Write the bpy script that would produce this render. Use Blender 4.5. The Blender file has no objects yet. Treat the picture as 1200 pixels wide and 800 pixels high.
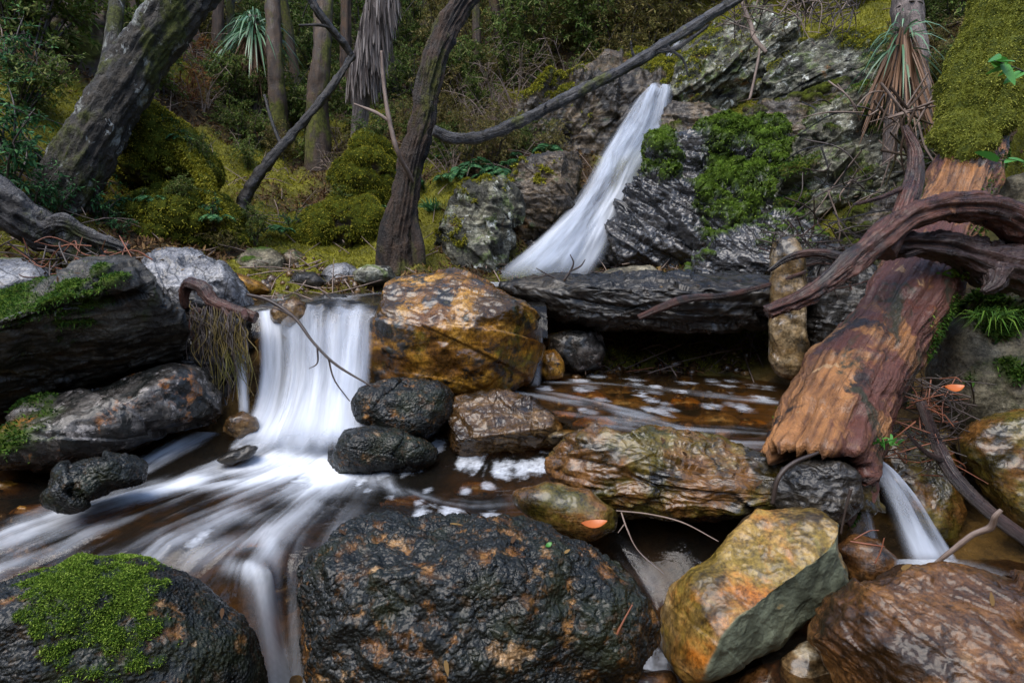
import bpy, math, random
import numpy as np
from mathutils import Vector
S = bpy.context.scene
COL = S.collection
R_ = math.radians
rng = np.random.default_rng(7)
random.seed(7)

# ------------------------------------------------------------------ camera, light, exposure
CAMZ, FPX, PITCH = 1.0, 733.0, R_(8)
cam = bpy.data.objects.new('camera', bpy.data.cameras.new('camera')); COL.objects.link(cam)
cam.data.lens = 22.0; cam.data.sensor_width = 36; cam.data.clip_end = 500; cam.data.clip_start = .05
cam.location = (0, 0, CAMZ); cam.rotation_euler = (math.pi/2 - PITCH, 0, 0)
S.camera = cam
W = bpy.data.worlds.new('World'); S.world = W; W.use_nodes = True
wn = W.node_tree; bg = wn.nodes['Background']
sky = wn.nodes.new('ShaderNodeTexSky'); sky.sky_type = 'NISHITA'; sky.sun_disc = False
SUN_EL, SUN_AZ = R_(62), R_(215)
sky.sun_elevation = SUN_EL; sky.sun_rotation = SUN_AZ; sky.air_density = 1.0; sky.dust_density = 1.5; sky.ozone_density = 1.0
wn.links.new(sky.outputs[0], bg.inputs[0]); bg.inputs[1].default_value = .14
sun = bpy.data.objects.new('sun', bpy.data.lights.new('sun', 'SUN')); COL.objects.link(sun)
sun.data.energy = 1.3; sun.data.angle = R_(50); sun.data.color = (1, .96, .9)
sd = Vector((math.sin(SUN_AZ)*math.cos(SUN_EL), math.cos(SUN_AZ)*math.cos(SUN_EL), math.sin(SUN_EL)))
sun.rotation_euler = (-sd).to_track_quat('-Z', 'Y').to_euler(); sun.location = (0, 0, 30)
S.view_settings.view_transform = 'Standard'; S.view_settings.look = 'None'
S.view_settings.gamma = 1; S.view_settings.exposure = 1.35
S.render.engine = 'CYCLES'
cy = S.cycles
cy.use_denoising = True; cy.max_bounces = 6; cy.diffuse_bounces = 2; cy.glossy_bounces = 3
cy.transmission_bounces = 3; cy.transparent_max_bounces = 16; cy.sample_clamp_indirect = 4
cy.caustics_reflective = False; cy.caustics_refractive = False
cy.use_adaptive_sampling = False

# ------------------------------------------------------------------ maths helpers
CP, SP = math.cos(PITCH), math.sin(PITCH)
CAM = np.array([0, 0, CAMZ])
def ray(px, py):
    a, b = (px - 600)/FPX, (400 - py)/FPX
    return np.array([a, CP + b*SP, -SP + b*CP])
def at(px, py, Y):
    d = ray(px, py); return CAM + d*(Y/d[1])
def atz(px, py, z):
    d = ray(px, py); return CAM + d*((z - CAMZ)/d[2])
def nrm(v): v = np.asarray(v, float); return v/(np.linalg.norm(v, axis=-1, keepdims=True) + 1e-12)

_g = np.random.default_rng(3)
GRAD = nrm(_g.normal(size=(256, 3)))
PERM = _g.permutation(256)
PERM = np.concatenate([PERM, PERM, PERM])
def pn(P, seed=0):                                   # gradient noise, about -1..1
    P = P + seed*17.31
    I = np.floor(P).astype(np.int64); f = P - I
    u = f*f*f*(f*(f*6 - 15) + 10); I &= 255
    out = 0
    for dx in (0, 1):
        wx = u[:, 0] if dx else 1 - u[:, 0]
        hx = PERM[(I[:, 0] + dx) & 255]
        for dy in (0, 1):
            wy = u[:, 1] if dy else 1 - u[:, 1]
            hy = PERM[hx + ((I[:, 1] + dy) & 255)]
            for dz in (0, 1):
                wz = u[:, 2] if dz else 1 - u[:, 2]
                g = GRAD[PERM[hy + ((I[:, 2] + dz) & 255)]]
                out = out + wx*wy*wz*(g[:, 0]*(f[:, 0]-dx) + g[:, 1]*(f[:, 1]-dy) + g[:, 2]*(f[:, 2]-dz))
    return out*1.6
def fbm(P, sc, octv=4, seed=0, gain=.5):
    o, a, t = 0, 1.0, 0
    for k in range(octv):
        o = o + a*pn(P*sc*(2.03**k), seed + k*3.7); t += a; a *= gain
    return o/t
def ridged(P, sc, octv=4, seed=0, gain=.5):
    o, a, t = 0, 1.0, 0
    for k in range(octv):
        o = o + a*(1 - np.abs(pn(P*sc*(2.03**k), seed + k*3.7))*2); t += a; a *= gain
    return o/t
def worley(P, sc, seed=0):                            # F1 cell distance
    Q = P*sc + seed*7.7
    I = np.floor(Q).astype(np.int64); best = np.full(len(P), 9.)
    for dx in (-1, 0, 1):
        for dy in (-1, 0, 1):
            for dz in (-1, 0, 1):
                J = (I + [dx, dy, dz])
                h = PERM[PERM[PERM[J[:, 0] & 255] + (J[:, 1] & 255)] + (J[:, 2] & 255)]
                c = J + .5 + .45*GRAD[h]
                best = np.minimum(best, ((Q - c)**2).sum(1))
    return np.sqrt(best)
def chisel(P, d, f, along, seed=0, tilt=.55):          # broken blocks lying along bedding planes of normal d
    d = nrm(d); e, g = basis(d)
    Q = np.stack([P@d*f, P@e*f*along, P@g*f*along], 1) + seed*5.1
    Q = Q + .35*np.stack([pn(Q*.8, 3), pn(Q*.8, 4), pn(Q*.8, 5)], 1)
    I = np.floor(Q).astype(np.int64); best = np.full(len(P), 9.); out = np.zeros(len(P))
    for dx in (-1, 0, 1):
        for dy in (-1, 0, 1):
            for dz in (-1, 0, 1):
                J = I + [dx, dy, dz]
                h = PERM[PERM[PERM[J[:, 0] & 255] + (J[:, 1] & 255)] + (J[:, 2] & 255)]
                v = Q - (J + .5 + .42*GRAD[h]); dd = (v**2).sum(1); k = dd < best
                best = np.where(k, dd, best)
                out = np.where(k, (h/255. - .5) + tilt*(v*GRAD[(h+57) & 255]).sum(1), out)
    return out
def sstep(a, b, x): t = np.clip((x - a)/(b - a), 0, 1); return t*t*(3 - 2*t)
def basis(d):
    e = nrm(np.cross(d, [0.13, .97, .2])); return e, np.cross(d, e)
def layers(P, d, f, along=.12, octv=3, seed=0, sharp=True):   # noise stretched along bedding planes
    d = nrm(d); e, g = basis(d)
    Q = np.stack([P@d*f, P@e*f*along, P@g*f*along], 1)
    return ridged(Q, 1, octv, seed, .55) if sharp else fbm(Q, 1, octv, seed, .55)
def spline(pts, n):
    pts = np.asarray(pts, float); k = len(pts)
    if k < 3:
        t = np.linspace(0, 1, n)[:, None]; return pts[0]*(1-t) + pts[-1]*t
    P = np.vstack([2*pts[0]-pts[1], pts, 2*pts[-1]-pts[-2]])
    t = np.linspace(0, k-1-1e-9, n); i = t.astype(int); f = (t-i)[:, None]
    a, b, c, d = P[i], P[i+1], P[i+2], P[i+3]
    return .5*((2*b) + (c-a)*f + (2*a-5*b+4*c-d)*f**2 + (3*b-a-3*c+d)*f**3)

# ------------------------------------------------------------------ mesh helpers
ORG = {}
def mesh(name, V, F, uv=None, attrs=None, smooth=True):
    me = bpy.data.meshes.new(name)
    Fs = F if isinstance(F, list) else [F]
    Fs = [np.asarray(f, np.int32) for f in Fs if len(f)]
    V = np.ascontiguousarray(V, np.float32)
    me.vertices.add(len(V)); me.vertices.foreach_set('co', V.ravel())
    lv = np.concatenate([f.ravel() for f in Fs]); tot = np.concatenate([np.full(len(f), f.shape[1], np.int32) for f in Fs])
    st = np.concatenate([[0], np.cumsum(tot)[:-1]]).astype(np.int32)
    me.loops.add(len(lv)); me.loops.foreach_set('vertex_index', lv)
    me.polygons.add(len(tot)); me.polygons.foreach_set('loop_start', st)
    me.polygons.foreach_set('use_smooth', np.full(len(tot), smooth))
    if uv is not None:
        l = me.uv_layers.new(name='UVMap'); l.data.foreach_set('uv', np.ascontiguousarray(np.asarray(uv, np.float32)[lv]).ravel())
    for k, a in (attrs or {}).items():
        t = me.attributes.new(k, 'FLOAT', 'POINT'); t.data.foreach_set('value', np.ascontiguousarray(a, np.float32))
    me.update(calc_edges=True); me.validate()
    return me
def tag(o, label=None, cat=None, group=None, kind=None):
    for k, v in (('label', label), ('category', cat), ('group', group), ('kind', kind)):
        if v: o[k] = v
    return o
def thing(name, label, cat, loc, group=None):
    o = bpy.data.objects.new(name, None); COL.objects.link(o); o.empty_display_size = .1
    o.location = loc; ORG[o] = np.asarray(loc, float)
    return tag(o, label, cat, group)
def put(name, V, F, mat, parent=None, loc=None, **kw):
    V = np.asarray(V, float)
    org = ORG[parent] if parent is not None else (np.zeros(3) if loc is None else np.asarray(loc, float))
    me = mesh(name, V - org, F, **kw); me.materials.append(mat)
    o = bpy.data.objects.new(name, me); COL.objects.link(o)
    if parent is not None: o.parent = parent
    else: o.location = org
    ORG[o] = org
    return o
def structure(name, V, F, mat, kind='structure', **kw):
    o = put(name, V, F, mat, **kw); o['kind'] = kind; return o
def vnormals(V, F):
    q = F; a, b, c, d = V[q[:, 0]], V[q[:, 1]], V[q[:, 2]], V[q[:, -1]]
    n = np.cross(c - a, d - b) if q.shape[1] == 4 else np.cross(b - a, c - a)
    N = np.zeros_like(V)
    for k in range(q.shape[1]):
        for ax in range(3): N[:, ax] += np.bincount(q[:, k], n[:, ax], len(V))
    return nrm(N)
def gridF(m, k, wrap=False):
    i, j = np.meshgrid(np.arange(m-1), np.arange(k if wrap else k-1), indexing='ij')
    j2 = (j+1) % k
    return np.stack([i*k+j, i*k+j2, (i+1)*k+j2, (i+1)*k+j], -1).reshape(-1, 4)
_CS = {}
def cubesphere(n):
    if n in _CS: return _CS[n]
    t = np.tan(np.linspace(-1, 1, n+1)*math.pi/4)
    A, B = np.meshgrid(t, t, indexing='ij'); one = np.ones_like(A)
    fs = [(one, A, B), (-one, B, A), (B, one, A), (A, -one, B), (A, B, one), (B, A, -one)]
    V = np.concatenate([np.stack(f, -1).reshape(-1, 3) for f in fs])
    F = np.concatenate([gridF(n+1, n+1) + k*(n+1)**2 for k in range(6)])
    key = np.round(V*1e5).astype(np.int64)
    _, idx, inv = np.unique(key, axis=0, return_index=True, return_inverse=True)
    V = nrm(V[idx]); F = inv.reshape(-1)[F]
    if ((np.cross(V[F[0, 1]]-V[F[0, 0]], V[F[0, 2]]-V[F[0, 0]]))@V[F[0, 0]]) < 0: F = F[:, ::-1]
    _CS[n] = (V, F); return V, F

class Tubes:
    def __init__(s): s.V, s.F, s.uv, s.n = [], [], [], 0
    def add(s, pts, rad, seg=6, n=None, noise=0, nsc=4, seed=0, cap=True, flat=None):
        pts = np.asarray(pts, float)
        n = n or max(2, len(pts)*3)
        P = spline(pts, n); r = np.interp(np.linspace(0, 1, n), np.linspace(0, 1, len(rad)), rad)
        T = nrm(np.gradient(P, axis=0))
        ref = np.array([0.0, 0, 1]) if abs(T[0, 2]) < .9 else np.array([0, 1.0, 0])
        N = np.zeros_like(P); a = nrm(np.cross(T[0], ref))
        for i in range(n): a = nrm(a - T[i]*(a@T[i])); N[i] = a
        B = np.cross(T, N)
        th = np.linspace(0, 2*math.pi, seg, endpoint=False)
        ring = N[:, None]*np.cos(th)[None, :, None] + B[:, None]*np.sin(th)[None, :, None]
        L = np.concatenate([[0], np.cumsum(np.linalg.norm(np.diff(P, axis=0), axis=1))])
        rr = np.repeat(r[:, None], seg, 1)
        if noise:
            C = (P[:, None] + ring*r[:, None, None]).reshape(-1, 3)
            rr = rr*(1 + noise*fbm(C, nsc, 4, seed).reshape(n, seg))
        V = (P[:, None] + ring*rr[..., None]).reshape(-1, 3)
        F = gridF(n, seg, True) + s.n
        uv = np.stack([np.tile(th/(2*math.pi), n), np.repeat(L, seg)], 1)
        s.V.append(V); s.F.append(F); s.uv.append(uv); s.n += len(V)
        if cap:
            for e, row in ((0, 0), (n-1, 1)):
                c = P[e][None]; s.V.append(c); s.uv.append(np.array([[.5, L[e]]]))
                b = s.n - len(V) if row == 0 else s.n - len(V)
                base = (s.n - seg*n - (0 if row == 0 else 1)) + e*seg
                k = np.arange(seg); k2 = (k+1) % seg
                f = np.stack([base+k2, base+k, np.full(seg, s.n)], 1) if row == 0 else np.stack([base+k, base+k2, np.full(seg, s.n)], 1)
                s.F.append(f); s.n += 1
        return P, T, N, B, r
    def get(s): return np.vstack(s.V), s.F, np.vstack(s.uv)
    def build(s, name, mat, parent=None, **kw):
        V, F, uv = s.get(); return put(name, V, F, mat, parent, uv=uv, **kw)

def blades(P, D, L, Wd, rg, seg=1, droop=0.0, up=np.array([0, 0, 1.0])):
    """leaf blades: P base, D unit direction, L length, Wd width, each bent down by droop"""
    n = len(P); L = np.broadcast_to(L, (n,)); Wd = np.broadcast_to(Wd, (n,))
    side = nrm(np.cross(D, nrm(rg.normal(size=(n, 3)))*.8 + up))
    rows = []; prof = {1: [(0, .5), (.45, 1), (1, 0.05)], 3: [(0, .5), (.25, 1), (.6, .9), (1, .05)], 5: [(0, .6), (.2, 1), (.4, 1), (.65, .8), (.85, .5), (1, .04)]}[seg]
    for t, w in prof:
        c = P + D*(L*t)[:, None] - up*(droop*L*t*t)[:, None]
        rows.append(c - side*(Wd*w*.5)[:, None]); rows.append(c + side*(Wd*w*.5)[:, None])
    m = len(prof)
    V = np.stack(rows, 1).reshape(-1, 3)
    F = np.concatenate([np.stack([2*k, 2*k+1, 2*k+3, 2*k+2]) [None] + (np.arange(n)*2*m)[:, None] for k in range(m-1)])
    rnd = np.repeat(rg.random(n), 2*m)
    return V, F, rnd
def scatter_on(V, F, wt, n, rg):
    a = V[F]; ar = np.linalg.norm(np.cross(a[:, 2]-a[:, 0], a[:, -1]-a[:, 1]), axis=1)*wt[F].mean(1)
    if ar.sum() <= 0: return np.zeros((0, 3)), np.zeros((0, 3))
    i = rg.choice(len(F), n, p=ar/ar.sum()); s, t = rg.random((2, n, 1))
    q = a[i]; P = (q[:, 0]*(1-s)+q[:, 1]*s)*(1-t) + (q[:, 3]*(1-s)+q[:, 2]*s)*t
    N = nrm(np.cross(q[:, 2]-q[:, 0], q[:, 3]-q[:, 1]))
    return P, N

# ------------------------------------------------------------------ materials
class NT:
    def __init__(s, name):
        s.m = bpy.data.materials.new(name); s.m.use_nodes = True; s.t = s.m.node_tree
        s.b = s.t.nodes['Principled BSDF']; s.out = s.t.nodes['Material Output']; s._c = None
    def n(s, ty, **kw):
        x = s.t.nodes.new(ty)
        for k, v in kw.items(): setattr(x, k, v)
        return x
    def set(s, sock, v):
        if hasattr(v, 'is_output') or isinstance(v, bpy.types.NodeSocket): s.t.links.new(v, sock)
        elif isinstance(v, (tuple, list)) and len(v) == 3 and sock.type == 'RGBA': sock.default_value = (*v, 1)
        else: sock.default_value = v
    def coord(s, which='Object'):
        if s._c is None: s._c = s.n('ShaderNodeTexCoord')
        return s._c.outputs[which]
    def mapping(s, vec, scale=(1, 1, 1), rot=(0, 0, 0), loc=(0, 0, 0)):
        x = s.n('ShaderNodeMapping'); s.set(x.inputs[0], vec); x.inputs[1].default_value = loc; x.inputs[2].default_value = rot; x.inputs[3].default_value = scale
        return x.outputs[0]
    def noise(s, vec, sc, det=4, rough=.55, dist=0, out=0):
        x = s.n('ShaderNodeTexNoise'); s.set(x.inputs['Vector'], vec); x.inputs['Scale'].default_value = sc
        x.inputs['Detail'].default_value = det; x.inputs['Roughness'].default_value = rough; x.inputs['Distortion'].default_value = dist
        return x.outputs[out]
    def vor(s, vec, sc, feat='F1', out=0, rand=1):
        x = s.n('ShaderNodeTexVoronoi', feature=feat); s.set(x.inputs['Vector'], vec); x.inputs['Scale'].default_value = sc; x.inputs['Randomness'].default_value = rand
        return x.outputs[out]
    def rng(s, v, a, b, c=0, d=1):
        x = s.n('ShaderNodeMapRange', interpolation_type='SMOOTHSTEP'); s.set(x.inputs[0], v)
        for i, k in enumerate((a, b, c, d)): x.inputs[i+1].default_value = k
        return x.outputs[0]
    def math(s, op, a, b=0):
        x = s.n('ShaderNodeMath', operation=op); s.set(x.inputs[0], a); s.set(x.inputs[1], b); return x.outputs[0]
    def mix(s, f, a, b):
        x = s.n('ShaderNodeMix', data_type='RGBA'); s.set(x.inputs[0], f); s.set(x.inputs[6], a); s.set(x.inputs[7], b); return x.outputs[2]
    def mixf(s, f, a, b):
        x = s.n('ShaderNodeMix', data_type='FLOAT'); s.set(x.inputs[0], f); s.set(x.inputs[2], a); s.set(x.inputs[3], b); return x.outputs[0]
    def ramp(s, f, stops):
        x = s.n('ShaderNodeValToRGB'); s.set(x.inputs[0], f); e = x.color_ramp.elements
        while len(e) < len(stops): e.new(.5)
        for k, (p, c) in enumerate(stops): e[k].position = p; e[k].color = (*c, 1)
        return x.outputs[0]
    def attr(s, name): return s.n('ShaderNodeAttribute', attribute_name=name).outputs['Fac']
    def bump(s, h, st, dist=.01, nin=None):
        x = s.n('ShaderNodeBump'); s.set(x.inputs['Height'], h); x.inputs['Strength'].default_value = st; x.inputs['Distance'].default_value = dist
        if nin is not None: s.set(x.inputs['Normal'], nin)
        return x.outputs[0]

GAIN = {'wet_golden_stone': .95, 'dark_schist': .5, 'brown_layered_stone': .85, 'olive_ledge_stone': .62, 'orange_olive_stone': .82, 'rusty_brown_stone': .8, 'grey_mottled_stone': .5, 'mossy_grey_slab': .5,
        'pale_quartz_rock': .6, 'buff_bank_rock': .75, 'amber_pillar_stone': .7}
def rock_mat(name, ramp, sc=5, patches=(), strata=None, rough=(.18, .5), bump=.5, bsc=40, bdist=.006, moss=None, spec=.3, grain=(.25, 1.75), vein=None, crust=None, coat=0.0, mr=.85):
    K = GAIN.get(name, 1); ramp = [(p, tuple(k*K for k in c)) for p, c in ramp]; patches = [(tuple(k*K for k in q[0]),) + tuple(q[1:]) for q in patches]
    m = NT(name); co = m.coord()
    base = m.noise(co, sc, 7, .62, .4)
    if strata:
        (rx, ry, rz), ss, sf = strata
        sv = m.mapping(co, (ss*.1, ss*.1, ss), (rx, ry, rz))
        sn = m.noise(sv, 1, 6, .6, .35)
        f = m.mixf(sf, base, sn)
    else: f = base; sn = None
    col = m.ramp(m.rng(f, .28, .72), ramp)
    for (c, psc, lo, hi, *o) in patches:
        pm = m.rng(m.noise(m.mapping(co, (1, 1, 1), (0, 0, 0), (psc*1.3, 3.1+psc, 0)), psc, 8, .68, .5), lo, hi)
        col = m.mix(pm, col, c)
    if vein:
        c, vs, w = vein
        d = m.vor(m.mapping(m.noise(co, 3, 3, .5, 0, 1), (.5, .5, .5)), 1) if False else m.vor(m.math('ADD', 0, 0) if False else co, vs, 'DISTANCE_TO_EDGE')
        col = m.mix(m.rng(d, w, 0), col, c)
    col = m.mix(m.rng(m.noise(m.mapping(co, (1, 1, 1), (0, 0, 0), (7.7, 1, 4)), sc*.55, 7, .66, .6), .5, .6), col, tuple(k*.16 for k in ramp[2][1]))
    fine = m.noise(co, bsc, 6, .7)
    mid = m.noise(co, bsc*.25, 5, .6, .3)
    h = m.math('ADD', m.math('MULTIPLY', mid, 1.6), fine)
    gr = m.math('ADD', m.math('MULTIPLY', m.noise(co, bsc*2.2, 6, .72), .6), m.math('MULTIPLY', m.noise(co, bsc*.5, 6, .7, .4), .5))
    gk = m.rng(gr, .38, .72, grain[0], grain[1])
    gv = m.n('ShaderNodeVectorMath', operation='SCALE'); m.set(gv.inputs[0], col); m.set(gv.inputs[3], gk); col = gv.outputs[0]
    if sn is not None: h = m.math('ADD', h, m.math('MULTIPLY', sn, 1.5))
    ro = m.rng(m.noise(co, bsc*.22, 6, .65), .36, .64, *rough)
    if crust:
        cm, ccol, csc = crust
        ca = m.attr('crust')
        v = m.vor(co, csc, 'SMOOTH_F1'); cc = m.mix(m.rng(m.noise(co, csc*.3, 3), .35, .7), ccol, tuple(k*2.0+.003 for k in ccol))
        cc = m.mix(m.rng(m.noise(co, 4, 6, .7), .48, .64), cc, (.016, .020, .009)); cc = m.mix(m.rng(m.noise(co, 28, 5, .7), .55, .66), cc, (.040, .026, .012))
        col = m.mix(ca, col, cc)
        h = m.math('SUBTRACT', h, m.math('MULTIPLY', m.math('MULTIPLY', v, ca), cm))
    if moss:
        ma = m.attr('moss')
        mc = m.mix(m.rng(m.noise(co, 14, 5, .6), .35, .65), moss, tuple(k*.45 for k in moss))
        col = m.mix(ma, col, mc); ro = m.mixf(ma, ro, mr)
        h = m.math('ADD', h, m.math('MULTIPLY', m.noise(co, 150, 3, .6), m.math('MULTIPLY', ma, 1.5)))
    m.set(m.b.inputs['Base Color'], col); m.set(m.b.inputs['Roughness'], ro)
    m.b.inputs['Specular IOR Level'].default_value = spec
    if coat:
        m.set(m.b.inputs['Coat Weight'], m.math('MULTIPLY', m.math('SUBTRACT', 1, m.attr('moss')), min(1, coat*1.15))); m.b.inputs['Coat IOR'].default_value = 1.5 + .3*(coat > 1); m.set(m.b.inputs['Coat Roughness'], m.rng(m.noise(co, 2.6, 5, .65), .4, .6, .05, .16))
    if moss: m.set(m.b.inputs['Specular IOR Level'], m.mixf(m.attr('moss'), spec, .08))
    nb = m.bump(h, bump, bdist); m.set(m.b.inputs['Normal'], nb)
    if coat: m.set(m.b.inputs['Coat Normal'], m.bump(m.noise(co, bsc*.45, 3, .5, .3), min(1, bump*.4), bdist*(1.1 if bsc > 20 else .4)))
    return m.m
def leaf_mat(name, c1, c2, rough=.5, trans=.25, spec=.4, c3=None):
    m = NT(name); r = m.attr('rnd')
    st = [(0, c1), (.6, c2)] + ([(1, c3)] if c3 else [(1, c2)])
    col = m.ramp(r, st)
    m.set(m.b.inputs['Base Color'], col); m.b.inputs['Roughness'].default_value = rough; m.b.inputs['Specular IOR Level'].default_value = spec
    if trans:
        tr = m.n('ShaderNodeBsdfTranslucent'); m.set(tr.inputs[0], col)
        x = m.n('ShaderNodeMixShader'); x.inputs[0].default_value = trans
        m.t.links.new(m.b.outputs[0], x.inputs[1]); m.t.links.new(tr.outputs[0], x.inputs[2]); m.t.links.new(x.outputs[0], m.out.inputs[0])
    return m.m
def bark_mat(name, c1, c2, moss=None, mlo=.5, mhi=.62, fib=(14, 1.5), rough=(.35, .8), bump=.7, bdist=.012, patches=(), fw=.5, coat=0):
    m = NT(name); uv = m.coord('UV'); co = m.coord()
    fv = m.mapping(uv, (fib[0], fib[1], 1))
    # wrap-free fibre noise: use object coords stretched through the UV v, plus object noise
    n1 = m.noise(fv, 1, 6, .65, .9); n2 = m.noise(co, 9, 6, .6, .4)
    f = m.mixf(fw, n1, n2)
    col = m.mix(m.rng(f, .36, .64), c1, c2)
    for (c, psc, lo, hi) in patches:
        col = m.mix(m.rng(m.noise(m.mapping(co, (1, 1, .55), (0, 0, 0), (psc, 2*psc, 1)), psc, 7, .65, .6), lo, hi), col, c)
    ro = m.rng(n2, .3, .7, *rough)
    h = m.math('ADD', m.math('MULTIPLY', n1, 1.6), m.noise(co, 60, 5, .65))
    if moss:
        mm = m.rng(m.noise(m.mapping(co, (1, 1, .6)), 2.6, 6, .62, .3), mlo, mhi)
        mc = m.mix(m.rng(m.noise(co, 30, 4), .35, .65), moss, tuple(k*.4 for k in moss))
        col = m.mix(mm, col, mc); ro = m.mixf(mm, ro, .9)
        h = m.math('ADD', h, m.math('MULTIPLY', mm, m.noise(co, 90, 4, .7)))
    m.set(m.b.inputs['Base Color'], col); m.set(m.b.inputs['Roughness'], ro); m.b.inputs['Specular IOR Level'].default_value = .45
    m.set(m.b.inputs['Normal'], m.bump(h, bump, bdist))
    if coat:
        m.b.inputs['Coat Weight'].default_value = coat; m.set(m.b.inputs['Coat Roughness'], m.rng(m.noise(co, 4, 4), .4, .6, .08, .35)); m.set(m.b.inputs['Coat Normal'], m.bump(m.math('ADD', n1, n2), .5, .012))
    return m.m

BLK = (.006, .0075, .007)
M = {}
M['gold'] = rock_mat('wet_golden_stone', [(0, (.045, .018, .004)), (.35, (.15, .064, .009)), (.65, (.29, .14, .016)), (1, (.40, .22, .04))], 5,
    [((.018, .014, .010), 6.5, .56, .62), ((.10, .085, .012), 3.2, .56, .7), ((.22, .13, .08), 4.4, .64, .72)], ((.3, .5, .2), 16, .35), (.16, .42), .55, 45, .006, coat=.5, crust=(1.0, (.016, .015, .014), 60))
M['slab'] = rock_mat('dark_schist', [(0, (.012, .012, .011)), (.5, (.035, .031, .026)), (.8, (.07, .055, .036)), (1, (.11, .09, .06))], 4,
    [((.07, .035, .012), 4, .6, .7)], ((.1, .08, .2), 26, .6), (.22, .5), .7, 42, .01, coat=.3)
M['black'] = rock_mat('black_crusted_stone', [(0, (.04, .024, .010)), (.4, (.13, .055, .014)), (.7, (.24, .12, .035)), (1, (.36, .25, .14))], 9, [], None, (.12, .5), .9, 75, .007, moss=(.05, .10, .015), crust=(1.4, BLK, 120), coat=.3, spec=.2)
M['brownlay'] = rock_mat('brown_layered_stone', [(0, (.02, .012, .006)), (.4, (.07, .036, .012)), (.7, (.15, .082, .026)), (1, (.27, .18, .09))], 5,
    [((.012, .011, .01), 5, .55, .66), ((.12, .11, .02), 3, .6, .72)], ((.35, .2, .5), 24, .55), (.15, .4), .7, 45, .008, coat=.5)
M['olive'] = rock_mat('olive_ledge_stone', [(0, (.025, .02, .004)), (.35, (.085, .072, .009)), (.65, (.18, .125, .02)), (1, (.32, .20, .08))], 4,
    [((.20, .09, .022), 2.4, .50, .62), ((.012, .011, .009), 4, .53, .62), ((.30, .22, .15), 6, .62, .70)], ((.15, .25, -.2), 20, .5), (.15, .42), .7, 45, .008, coat=.5)
M['green'] = rock_mat('orange_olive_stone', [(0, (.10, .075, .014)), (.35, (.21, .14, .025)), (.6, (.30, .18, .05)), (1, (.38, .27, .13))], 4,
    [((.36, .12, .016), 3.0, .47, .62), ((.10, .10, .02), 2.6, .53, .66), ((.42, .36, .27), 5, .66, .76)], ((.5, .3, .2), 14, .35), (.28, .55), .4, 38, .004, coat=.2, moss=(.17, .19, .13), mr=.3)
M['rust'] = rock_mat('rusty_brown_stone', [(0, (.02, .011, .006)), (.35, (.085, .036, .011)), (.65, (.17, .075, .02)), (1, (.25, .16, .07))], 5,
    [((.016, .014, .011), 5, .53, .66), ((.05, .07, .02), 3.6, .6, .7), ((.26, .24, .19), 2.4, .68, .74)], ((.4, .1, .6), 22, .5), (.2, .5), .7, 45, .008, coat=.35)
M['grey'] = rock_mat('grey_mottled_stone', [(0, (.025, .024, .022)), (.4, (.075, .068, .06)), (.7, (.16, .145, .13)), (1, (.27, .25, .23))], 6,
    [((.5, .46, .43), 16, .55, .62), ((.42, .15, .02), 3.4, .55, .63), ((.015, .017, .015), 9, .49, .55)], None, (.15, .5), .8, 45, .008, moss=(.07, .11, .015), coat=.3)
M['mossslab'] = rock_mat('mossy_grey_slab', [(0, (.02, .019, .016)), (.4, (.07, .064, .05)), (.75, (.17, .155, .12)), (1, (.30, .28, .22))], 5,
    [((.10, .05, .014), 2.8, .56, .68), ((.06, .085, .02), 3.4, .58, .68)], ((.2, .45, .1), 24, .55), (.25, .6), .8, 45, .01, moss=(.075, .12, .014), coat=.15)
M['white'] = rock_mat('pale_quartz_rock', [(0, (.09, .09, .095)), (.4, (.22, .22, .23)), (.75, (.36, .36, .37)), (1, (.5, .5, .5))], 4,
    [((.05, .045, .035), 4, .58, .68), ((.08, .09, .025), 3, .62, .72)], ((.6, .4, 0), 20, .4), (.2, .5), .8, 40, .01, vein=((.02, .018, .016), 9, .035), coat=.3, moss=(.1, .12, .018))
M['lichen'] = rock_mat('lichen_spotted_rock', [(0, (.02, .018, .014)), (.4, (.085, .08, .055)), (.7, (.22, .215, .16)), (1, (.44, .44, .38))], 6,
    [((.13, .16, .06), 5, .52, .6), ((.15, .07, .018), 2.5, .6, .68), ((.55, .56, .5), 7, .57, .63), ((.012, .011, .01), 4.4, .55, .62)], ((.7, .4, .3), 18, .4), (.35, .75), .9, 40, .014, moss=(.10, .12, .014))
M['cliff'] = rock_mat('wet_cliff_rock', [(0, (.014, .012, .011)), (.4, (.05, .038, .026)), (.7, (.115, .08, .045)), (1, (.24, .18, .12))], 3,
    [((.26, .12, .03), 1.8, .6, .7), ((.28, .27, .26), 3.4, .63, .7), ((.04, .06, .014), 2.4, .58, .68)], ((.9, .3, .3), 14, .5), (.2, .55), .9, 30, .02, moss=(.10, .12, .014), coat=.25)
M['wetdark'] = rock_mat('glistening_dark_rock', [(0, (.008, .008, .009)), (.45, (.022, .021, .022)), (.75, (.06, .055, .052)), (1, (.16, .15, .14))], 4,
    [((.11, .055, .02), 2.8, .62, .7)], ((.5, .5, .2), 18, .55), (.10, .45), .7, 13, .035, moss=(.10, .17, .018), coat=.75, grain=(.5, 1.4))
M['sandy'] = rock_mat('buff_bank_rock', [(0, (.045, .036, .022)), (.4, (.13, .11, .07)), (.7, (.23, .20, .13)), (1, (.33, .30, .22))], 4,
    [((.05, .06, .015), 3.4, .54, .66), ((.02, .02, .016), 6, .6, .68), ((.16, .08, .02), 2.6, .6, .7)], None, (.35, .7), .8, 40, .012, moss=(.06, .11, .014))
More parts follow.
